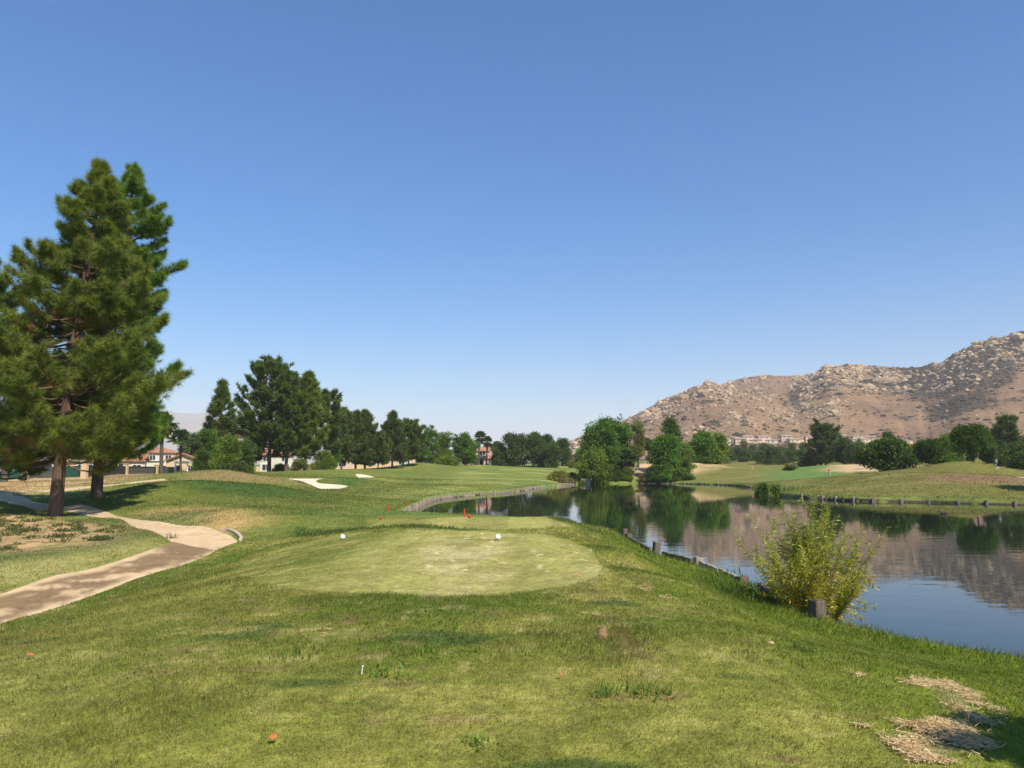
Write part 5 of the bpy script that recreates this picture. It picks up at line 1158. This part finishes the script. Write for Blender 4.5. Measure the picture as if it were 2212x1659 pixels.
def plank(y0, y1, z0, z1, w, h, label, mat=None, off=.0):
    a, b2 = shore(y0, off), shore(y1, off); A, B = np.array([*a, SHORE_Z + z0]), np.array([*b2, SHORE_Z + z1]); m = MB(); n = 6
    for k in range(n):
        f0, f1 = k / n, (k + .98) / n; q0 = shore(y0 + (y1 - y0) * f0, off); q1 = shore(y0 + (y1 - y0) * f1, off)
        m.bar(np.array([*q0, A[2] + (B[2] - A[2]) * f0 + .008 * math.sin(k * 2.1)]), np.array([*q1, A[2] + (B[2] - A[2]) * f1 + .008 * math.sin(k * 2.1 + 2)]), w * (1 - .08 * (k % 3)), h * (1 - .1 * (k % 2)))
    return tag(m.build('bank_plank', mat or M_plank), label, 'plank', 'loose planks along the near bank')
plank(29.4, 24.9, -.06, -.02, .08, .24, 'dark plank from the stub to the reddish leaning post', M_tim2)
plank(23.6, 21.7, -.02, .0, .09, .24, 'black rotten plank left of the squat post', M_tim2)
plank(21.1, 19.7, .0, -.02, .07, .24, 'first long pale plank right of the squat post', M_plank3)
plank(19.6, 18.2, -.01, -.03, .07, .24, 'second pale plank ending at the low flat post', M_plank3)
plank(16.6, 15.5, .10, .02, .08, .20, 'tilted pale plank leaning on the split brown post')

# ------------------------------------------------------------------ willow bush in the shallows
wx, wy = W(1744, 1000, Y=15.2)[:2]; g = np.random.default_rng(31)
root = tag(empty('willow_bush', (wx, wy, 0)), 'yellow green willow bush growing out of the water at the bank', 'bush')
st, LP, LD, LC, LS = [], [], [], [], []
def stem(o, d, L, r, lvl):
    n = 9; s = np.linspace(0, 1, n); bend = unit(d + np.array([0, 0, .28 if lvl == 0 else .1]) + g.normal(0, .12, 3)); pts = [np.array(o, float)]; dd = np.array(d, float)
    for k in range(1, n):
        dd = unit(dd + (bend - dd) * .10 + g.normal(0, .045, 3) + np.array([0, 0, -.02])); pts.append(pts[-1] + dd * L / (n - 1))
    pts = np.array(pts); st.append((pts, r * (1 - .85 * s) + .0012))
    m = int(L * (.80 if lvl == 0 else .95) / .0175); f0 = .20 if lvl == 0 else .05
    for j in range(m):
        f = f0 + (1 - f0) * (j + g.random()) / m; k = min(int(f * (n - 1)), n - 2); q = f * (n - 1) - k; p = pts[k] * (1 - q) + pts[k + 1] * q; t = unit(pts[k + 1] - pts[k])
        ph = j * 2.4 + g.normal(0, .5); a1 = unit(np.cross(t, [.3, .2, .9])); a2 = np.cross(t, a1); LP.append(p); LD.append(unit(t * .75 + (a1 * math.cos(ph) + a2 * math.sin(ph)) * .85 + np.array([0, 0, -.12])))
        zz = p[2] / 2.7; yl = np.clip(.62 - .75 * (zz - .45) + g.normal(0, .25), 0, 1); c = mix(C3(.18, .285, .028), C3(.46, .45, .045), yl)
        if zz < .42 and g.random() < .28: c = mix(c, C3(.46, .30, .035), .8)
        if g.random() < .03: c = C3(.26, .13, .06)
        LC.append(c); LS.append((.105 if f < .9 else .075) * g.uniform(.7, 1.2))
    if lvl == 0:
        for j in range(int(2 + L * 2.2)):
            f = g.uniform(.25, .9); k = int(f * (n - 1)); t = unit(pts[min(k + 1, n - 1)] - pts[k]); stem(pts[k], unit(t * .7 + g.normal(0, .5, 3) + np.array([0, 0, .25])), L * g.uniform(.2, .45) * (1.1 - f * .5), r * .5, 1)
for i in range(60):
    a = g.uniform(0, 6.28); e = np.clip(g.normal(R(63), R(20)), R(8), R(88)); L = g.uniform(.9, 1.8) + 1.25 * math.sin(e) ** 2 * g.random() ** .7
    stem((.22 * math.cos(a) * g.random(), .22 * math.sin(a) * g.random(), -.15), (math.cos(a) * math.cos(e), math.sin(a) * math.cos(e) * .8, math.sin(e)), L, .012, 0)
LP, LD, LC, LS = map(np.array, (LP, LD, LC, LS)); k = LP[:, 2] > .02; LP, LD, LC, LS = LP[k], LD[k], LC[k], LS[k]
sd_ = unit(np.cross(LD, unit(g.normal(0, 1, LD.shape)))) * (LS * .115)[:, None]; dr = np.array([0, 0, -1]) * (LS * .18)[:, None]
V = np.stack([LP, LP + LD * (LS * .45)[:, None] + sd_, LP + LD * LS[:, None] + dr, LP + LD * (LS * .45)[:, None] - sd_], 1).reshape(-1, 3)
M_wil = mat_leaf('willow_leaves', .42, (1.1, 1.1, .35), .45, .35)
mesh_np('leaves', V, np.arange(len(V)).reshape(-1, 4), M_wil, np.repeat(LC * g.uniform(.8, 1.25, (len(LC), 1)), 4, 0), root)
V, F = tubes_np(st, 5); mesh_np('stems', V, F, mat_noise('willow_twigs', (.20, .13, .07), (.36, .26, .15), 20, .8), parent=root, smooth=True)
# ------------------------------------------------------------------ tee markers, stakes, flags
M_mw = mat_flat('marker_white', (.86, .86, .84), .35, .03, 8, spec=.5); M_mr = mat_flat('marker_red', (.52, .018, .015), .35, .06, 8, spec=.5); M_stake = mat_flat('stake_red', (.60, .030, .018), .55, .12, 10); M_steel = mat_flat('grey_metal', (.30, .30, .31), .4, .1, 5, metallic=.6)
def marker(u, v, r, mat, label, grp):
    p = gp(u, v); z = G1(p[0], p[1]); root = tag(empty('tee_marker', (p[0], p[1], z)), label, 'tee marker', grp)
    m = MB(); m.sphere((0, 0, r * .93 + .012), r, 24, 16); b_ = m.build('ball', mat, root, smooth=True)
    m = MB(); m.tube([(0, 0, -.08), (0, 0, .02), (0, 0, .03)], [.012, .018, .03], 10); m.build('spike', M_steel, root)
    m = MB(); m.tube([(0, 0, r * 1.925 + .0105), (0, 0, r * 1.925 + .016)], [r * .22, r * .16], 12); m.build('cap', mat, root)
marker(740, 1166, .068, M_mw, 'white ball tee marker at the left of the main tee', 'white tee markers')
marker(1075.5, 1167, .066, M_mw, 'white ball tee marker at the right of the main tee', 'white tee markers')
marker(822, 1123, .062, M_mr, 'red ball tee marker at the left of the front tee', 'red tee markers')
marker(1014, 1120, .060, M_mr, 'red ball tee marker at the right of the front tee, near the stake', 'red tee markers')
def stake(x, y, h, label, lean=.0):
    z = G1(x, y); m = MB(); m.box((0, 0, h / 2 - .1), (.055, .04, h + .2), .3, .008, 0, (0, lean)); m.add([[-.027, -.02, h], [.027, -.02, h], [.027, .02, h], [-.027, .02, h], [0, 0, h + .05]], [(0, 1, 4), (1, 2, 4), (2, 3, 4), (3, 0, 4)])
    o = m.build('hazard_stake', M_stake); o.location = (x, y, z); return tag(o, label, 'stake', 'red hazard stakes')
x, y = W(1003, 1108, Y=33.0)[:2]; stake(x, y, .42, 'red hazard stake behind the front tee, before the water', .02)
x, y = W(839, 1098, Y=46.5)[:2]; stake(x, y, .40, 'red hazard stake at the near end of the sunlit timber bank', .05)
x, y = W(877, 1090, Y=57.0)[:2]; stake(x, y, .36, 'red hazard stake second along the sunlit timber bank', -.04)
x, y = W(923, 1075, Y=76.0)[:2]; stake(x, y, .5, 'red hazard stake third along the sunlit timber bank', .06)
x, y = W(1053, 1052, Y=108.0)[:2]; stake(x, y, .42, 'faint red hazard stake far along the sunlit timber bank')
def flag(u, Y, h, fs, label, c):
    p = foot(u, Y); root = tag(empty('golf_flag', p), label, 'flag', 'golf flags across the pond'); m = MB(); m.tube([(0, 0, -.1), (0, 0, h)], [.03, .025], 8); m.build('pole', M_white, root)
    g = np.linspace(0, 1, 7); V = []; F = []
    for i, t in enumerate(g):
        for zz in (h - .02, h - .02 - fs * .62 * (1 - .25 * t)): V.append([-t * fs, .05 * math.sin(t * 6), zz - .12 * t * fs]); V.append([-t * fs, .05 * math.sin(t * 6) + .012, zz - .12 * t * fs])
    for i in range(6):
        k = i * 4; F += [(k, k + 4, k + 6, k + 2), (k + 1, k + 3, k + 7, k + 5), (k, k + 1, k + 5, k + 4), (k + 2, k + 6, k + 7, k + 3)]
    m = MB(); m.add(V, F); m.build('cloth', mat_flat('flag_cloth', c, .8), root)
flag(1785, 146, 1.5, .55, 'red golf flag on the green across the pond', (.55, .03, .03)); flag(1620, 196, 1.2, .55, 'small orange flag beyond the end of the sandy slope', (.65, .12, .03))
# golf carts
def cart(u, Y, rz, label, person=False):
    p = foot(u, Y); root = tag(empty('golf_cart', p, rz), label, 'golf cart', 'golf carts on the course')
    m = MB(); m.box((0, 0, .42), (2.3, 1.15, .22), bev=.08); m.box((.82, 0, .68), (.62, 1.1, .5), bev=.16); m.box((-.80, 0, .62), (.7, 1.1, .42), bev=.10); m.build('body', M_white, root)
    m = MB(); m.box((-.25, 0, .74), (.5, 1.05, .16), bev=.05); m.box((-.50, 0, 1.02), (.14, 1.05, .48), bev=.05); m.build('seat', M_dark, root)
    m = MB(); m.box((-.05, 0, 1.86), (1.9, 1.2, .09), bev=.04); m.build('roof', M_white, root)
    for sx in (.72, -.85):
        for sy in (-.52, .52): m = MB(); m.bar((sx, sy, .7), (sx - .12 * np.sign(sx), sy, 1.83), .05, .05); m.build('roof_post', M_dark, root)
    for sx in (.78, -.78):
        for sy in (-.5, .5): m = MB(); m.tube([(sx, sy - .1, .24), (sx, sy + .1, .24)], .24, 14); m.build('wheel', M_dark, root)
    m = MB(); m.bar((-1.08, -.3, .9), (-1.22, -.3, 1.5), .22, .22); m.bar((-1.08, .3, .9), (-1.22, .3, 1.45), .22, .22); m.build('golf_bag', M_fascia, root)
cart(1218, 262, R(160), 'white golf cart parked at the end of the dark grove'); cart(1698, 246, R(15), 'white golf cart beyond the green with the flag'); cart(1727, 262, R(200), 'second cart farther right beyond the green, dark and white')
p = foot(2140, 115); root = tag(empty('ball_washer', p), 'slim grey ball washer post on the side of the round mound', 'ball washer'); m = MB(); m.tube([(0, 0, -.2), (0, 0, .8)], .06, 8); m.build('post', M_steel, root); m = MB(); m.box((0, 0, 1.05), (.34, .30, .55), bev=.05); m.build('tank', M_steel, root); m = MB(); m.tube([(0, 0, -.03), (0, 0, .08)], [.3, .28], 14); m.build('base', mat_flat('base_concrete', (.5, .45, .38)), root)
# yellow flowering shrub stem between the pines
S(681, 147, 1000, 5, 300, 'yellow flowering shrub against the dense pointed pine', c=4, n=4, nl=20)
# kerb by the path
K = smooth_poly(np.array([gp(478, 1147.5)[:2], gp(492, 1147.5)[:2], gp(506, 1152)[:2], gp(516, 1159)[:2], gp(521, 1166)[:2], gp(519, 1170)[:2]]), 4, False); m = MB()
for i in range(len(K) - 1):
    a, b2 = K[i], K[i + 1]; m.bar((a[0], a[1], G1(*a) + .05), (a[0] + (b2[0] - a[0]) * .97, a[1] + (b2[1] - a[1]) * .985, G1(*b2) + .035), .10, .12)
tag(m.build('path_kerb', mat_noise('kerb_concrete', (.42, .36, .27), (.56, .48, .37), 6, .9, .4, 30)), 'short curved concrete kerb at the bend of the cart path', 'kerb')
# a duck on the water
def duck(u, v, rz, label):
    p = W(u, v, z=0); root = tag(empty('duck', p, rz), label, 'duck'); m = MB()
    m.tube([(-.30, 0, .13), (-.24, 0, .11), (-.12, 0, .07), (.02, 0, .06), (.12, 0, .08), (.165, 0, .115), (.185, 0, .15), (.205, 0, .175), (.24, 0, .18), (.265, 0, .172), (.29, 0, .16), (.33, 0, .155)], [.008, .035, .085, .105, .085, .05, .038, .047, .045, .03, .018, .010], 14); m.build('body', mat_noise('duck_feathers', (.05, .038, .028), (.13, .10, .07), 18, .8), root, smooth=True)
    for s in (-1, 1): m = MB(); m.sphere((-.06, s * .075, .105), .1, 12, 8, (1.25, .3, .5)); m.build('wing', mat_flat('duck_wing', (.075, .055, .04), .8), root, smooth=True)
duck(2038, 1110, R(165), 'small dark duck swimming on the right of the pond')
# fallen leaves, tee peg, clods
M_fall = mat_flat('fallen_leaf', (.42, .15, .055), .8, .25, 30)
def leaf(u, v, s, rz, label, lift=.045):
    p = gp(u, v); prof_ = [(0, -1.0), (.12, -.55), (.62, -.62), (.45, -.2), (.95, .15), (.48, .25), (.42, .75), (.15, .55), (0, 1.0), (-.15, .55), (-.42, .75), (-.48, .25), (-.95, .15), (-.45, -.2), (-.62, -.62), (-.12, -.55)]
    V = [[0, 0, .05 * s]] + [[a * s, b_ * s, .28 * s * (a * a + .4 * b_ * b_)] for a, b_ in prof_]; n = len(prof_); V += [[q[0], q[1], q[2] - .0025] for q in V]; k = n + 1
    F = [(0, 1 + i, 1 + (i + 1) % n) for i in range(n)] + [(k, k + 1 + (i + 1) % n, k + 1 + i) for i in range(n)] + [(1 + i, k + 1 + i, k + 1 + (i + 1) % n, 1 + (i + 1) % n) for i in range(n)]
    m = MB(); m.add(V, F); m.tube([(0, -s, .1 * s), (.1 * s, -1.6 * s, .05 * s)], .003, 5); o = m.build('fallen_leaf', M_fall); o.location = (p[0], p[1], G1(p[0], p[1]) + lift); o.rotation_euler = (.25, -.2, rz); return tag(o, label, 'leaf', 'fallen orange leaves on the lawn')
leaf(590, 1608, .036, .6, 'orange fallen leaf nearest the bottom of the lawn'); leaf(65, 1425, .040, 2.0, 'orange fallen leaf at the left edge of the lawn'); leaf(1212, 1468, .022, 1.1, 'tiny tan fallen leaf on the lawn below the willow bush', .04); leaf(1363, 1207, .03, .4, 'brown fallen leaf on the bank beside the main tee', .05)
p = gp(781, 1458); m = MB(); m.tube([(0, 0, -.01), (.006, 0, .045), (.008, .0, .055), (.009, 0, .060)], [.0035, .004, .008, .009], 8); o = m.build('tee_peg', M_mw); o.location = (p[0], p[1], G1(p[0], p[1]) + .012); tag(o, 'small white tee peg stuck in the foreground lawn', 'tee peg')
def clod(u, v, sx, sy, sz, label, c1, seed):
    p = gp(u, v); V0, F0 = ico(3); r = 1 + .35 * fbm(V0[:, 0] * 2 + seed, V0[:, 1] * 2 + V0[:, 2] * 1.3, 4); V = V0 * r[:, None] * np.array([sx, sy, sz]); col = np.tile(c1, (len(V), 1)) * (1 + .5 * fbm(V0[:, 0] * 6, V0[:, 1] * 6 + V0[:, 2] * 5, 3))[:, None]
    o = mesh_np('turf_clod', V, F0, M_clod, col, smooth=False); o.location = (p[0], p[1], G1(p[0], p[1]) + sz * .3); return tag(o, label, 'clod', 'loose clods on the lawn')
M_clod = mat_col('clod', rough=1, spec=.05, noises=((30, .3), (90, .3)), bumps=((60, .8, .02),))
clod(1300, 1380, .055, .05, .075, 'upright brown clod of dry turf on the bright lawn', C3(.26, .17, .085), 3); clod(1302, 1366, .05, .045, .05, 'lumpy brown clod just behind the upright one', C3(.24, .155, .08), 8)
clod(1266, 1395, .02, .02, .018, 'little pebble of dirt left of the brown clods', C3(.36, .26, .15), 11); clod(1665, 1391, .035, .03, .02, 'pale clod on the lawn under the willow bush', C3(.45, .34, .18), 14)
# raked straw: dry clippings
def strands(poly, n, seed, lo, hi, h, w=.0034, c=((.44, .31, .15), (.74, .57, .33)), kill=.0, thr=-.02):
    g = np.random.default_rng(seed); poly = np.asarray(poly)[:, :2]; a, b_ = poly.min(0), poly.max(0); P = g.uniform(a, b_, (n * 4, 2)); s = poly_sd(poly, P[:, 0], P[:, 1], 1.0) + .22 * fbm(P[:, 0] * 3, P[:, 1] * 3, 4, seed)
    P = P[(g.random(len(s)) < sstep(.10, -.16, s) * sstep(thr - .25, thr + .35, fbm(P[:, 0] * 4, P[:, 1] * 4, 4, seed + 4.)))][:n]; m = len(P); z = H(P[:, 0], P[:, 1]) + g.random(m) ** 1.5 * h * np.clip(.5 + 1.6 * fbm(P[:, 0] * 3, P[:, 1] * 3, 2, seed * 2.), .15, 1.4) + .018
    th = g.normal(.4, .9, m); L = g.uniform(lo, hi, m); d = np.stack([np.cos(th), np.sin(th), g.normal(0, .28, m)], 1); q = np.stack([-np.sin(th), np.cos(th), g.normal(0, .5, m)], 1) * w
    C_ = np.concatenate([P, z[:, None]], 1); V = np.stack([C_ - d * L[:, None] / 2 - q, C_ - d * L[:, None] / 2 + q, C_ + d * L[:, None] / 2], 1).reshape(-1, 3)
    col = mix(C3(*c[0]), C3(*c[1]), g.random((m, 1))); return V, np.arange(m * 3).reshape(-1, 3), np.repeat(col, 3, 0)
arc = plan([(1950, 1480), (2000, 1470), (2060, 1477), (2115, 1505), (2150, 1545), (2150, 1575), (2112, 1572), (2090, 1535), (2060, 1500), (2010, 1488)]); low = plan([(1900, 1592), (1990, 1575), (2080, 1565), (2130, 1575), (2105, 1598), (2150, 1612), (2120, 1622), (2060, 1618), (2045, 1645), (1975, 1650), (1955, 1625), (1905, 1605)]); bit = plan([(1855, 1575), (1880, 1570), (1905, 1578), (1880, 1582)]); spots = [plan([(u - a, v), (u, v - a * .4), (u + a, v), (u, v + a * .4)]) for u, v, a in ((690, 1372, 34), (1395, 1270, 22), (1445, 1292, 16), (1290, 1330, 12), (1250, 1243, 14), (1860, 1462, 14), (1345, 1172, 10), (1330, 1185, 12))]
Vs, Fs, Cs, off = [], [], [], 0
for poly, n, sd2, h in [(arc, 3000, 3, .016), (low, 5600, 4, .020), (bit, 220, 5, .012)] + [(q, 160, 20 + i, .02) for i, q in enumerate(spots)]:
    V, F, c = strands(poly, n, sd2, .035, .10, h, .0026); Vs.append(V); Fs.append(F + off); Cs.append(c); off += len(V)
tag(mesh_np('dry_clippings', np.concatenate(Vs), np.concatenate(Fs), mat_leaf('dry_straw', .2, (1, .95, .7), .8, .1), np.concatenate(Cs)), 'raked heaps of dry straw coloured grass clippings on the lawn', 'grass clippings', kind='stuff')
# weeds: tall loose tufts here and there
def weed(u, v, n, h, sp, c, label, seed, name='weed_tuft', cat='weed', w=.006):
    p = gp(u, v); g = np.random.default_rng(seed); root = np.array([p[0], p[1], G1(p[0], p[1])]); V = []; F = []; C_ = []; o = 0
    for i in range(n):
        a = g.uniform(0, 6.28); L = h * g.uniform(.5, 1.1); lean = g.uniform(.1, .9); b_ = np.array([g.normal(0, sp), g.normal(0, sp), -.01]); d = np.array([math.cos(a) * lean, math.sin(a) * lean, 1]); d /= np.linalg.norm(d); s = np.array([-math.sin(a), math.cos(a), 0]) * w * g.uniform(.6, 1.3); dr = np.array([math.cos(a), math.sin(a), -.6]) * L * .28 * lean
        V += [b_ - s, b_ + s, b_ + d * L * .6 + s * .8 + dr * .3, b_ + d * L * .6 - s * .8 + dr * .3, b_ + d * L + dr]; F.append((o, o + 1, o + 2, o + 3)); C_ += [np.array(c) * g.uniform(.7, 1.3)] * 5; o += 5
    T_ = [(i * 5 + 3, i * 5 + 2, i * 5 + 4) for i in range(n)]
    ob = mesh_np(name, np.array(V), [np.array(F), np.array(T_)], M_grass, np.array(C_)); ob.location = root; return tag(ob, label, cat, 'weeds in the grass', 'stuff' if sp > .05 else None)
weed(372, 1163, 22, .26, .12, (.045, .075, .02), 'dark spiky weed on the edge of the cart path', 5, w=.012)
weed(900, 1413, 70, .10, .10, (.14, .20, .03), 'yellowish tuft of coarse grass in the middle of the foreground', 6); weed(1400, 1500, 60, .13, .10, (.13, .19, .03), 'coarse grass tuft on the lawn below the dirt clods', 7); weed(640, 1418, 60, .09, .10, (.10, .17, .03), 'broad green tuft left of the yellowish tuft', 8); weed(830, 1455, 60, .06, .14, (.12, .20, .035), 'low patch of leafy weeds right of the tee peg', 9, w=.012)
weed(995, 1335, 90, .06, .3, (.11, .19, .03), 'leafy weed patch just behind the main tee', 10, w=.014); weed(1310, 1503, 26, .16, .05, (.16, .22, .04), 'thin tall grass blades by the coarse tuft', 11); weed(1025, 1608, 40, .06, .06, (.17, .25, .04), 'bright little weed at the bottom of the lawn', 12, w=.01)
for i, (u, v, n, h) in enumerate(((1530, 1258, 120, .34), (1560, 1268, 130, .36), (1585, 1280, 120, .34), (1612, 1290, 110, .32), (1548, 1245, 60, .5), (1600, 1268, 110, .3))):
    weed(u, v, n * 2, h * .55, .34, (.10, .165, .022), f'{ORD[i]} clump of long dark bank grass, counted towards the willow bush', 20 + i, 'bank_grass', 'grass clump', .010)
# young tree standing just outside the picture on the right, casting its shade on the clippings
p1_, p2_ = gp(2178, 1564), gp(2168, 1614); off_ = np.array([.56, -.83]) * .9; b = np.array([5.0, 2.6, G1(5.0, 2.6)])
lob = []
for q, h_, rx in ((p1_, 1.9, .42), (p2_, 2.3, .46), (p1_ + [.5, -.2, 0], 2.6, .4)):
    c_ = q[:2] + off_ * h_ - b[:2]; lob.append((c_[0], c_[1], h_, rx, .075, .09))
lob += [(.1 * math.cos(t) - .1, .25 * math.sin(t), 2.5 + .22 * k, .42, .34, .22) for k, t in enumerate((.3, 2.2, 4.1, 5.4))]
broad('young_tree', b, 3.0, lob, 160, 'thin young tree just beyond the right picture edge', nl=18, clump=.13, leaf=.11, lw=.045, trunk_r=.03, dens=3.5)

# low green clumps on the bare dirt left of the path
g = np.random.default_rng(55); P = g.uniform(Z_DIRT.min(0), Z_DIRT.max(0), (9000, 2)); k = (poly_sd(Z_DIRT, P[:, 0], P[:, 1], 2) < .3) & (fbm(P[:, 0] * 1.1, P[:, 1] * 1.1, 4, 77.) > .19) & (poly_sd(PATH_POLY, P[:, 0], P[:, 1], 2) > .2); P = P[k]
z = H(P[:, 0], P[:, 1]); m = len(P); col = mix(C3(.075, .095, .030), C3(.135, .150, .045), g.random((m, 1)))
V, F, c = leaves(np.concatenate([P, z[:, None] + .03], 1), np.tile([0, 0, 1.0], (m, 1)), 12, .14, .13, .05, col, g, .0, .35)
tag(mesh_np('ground_cover', V, F, M_lf, c), 'low grey green weeds on the bare dirt beside the path', 'weeds', kind='stuff')
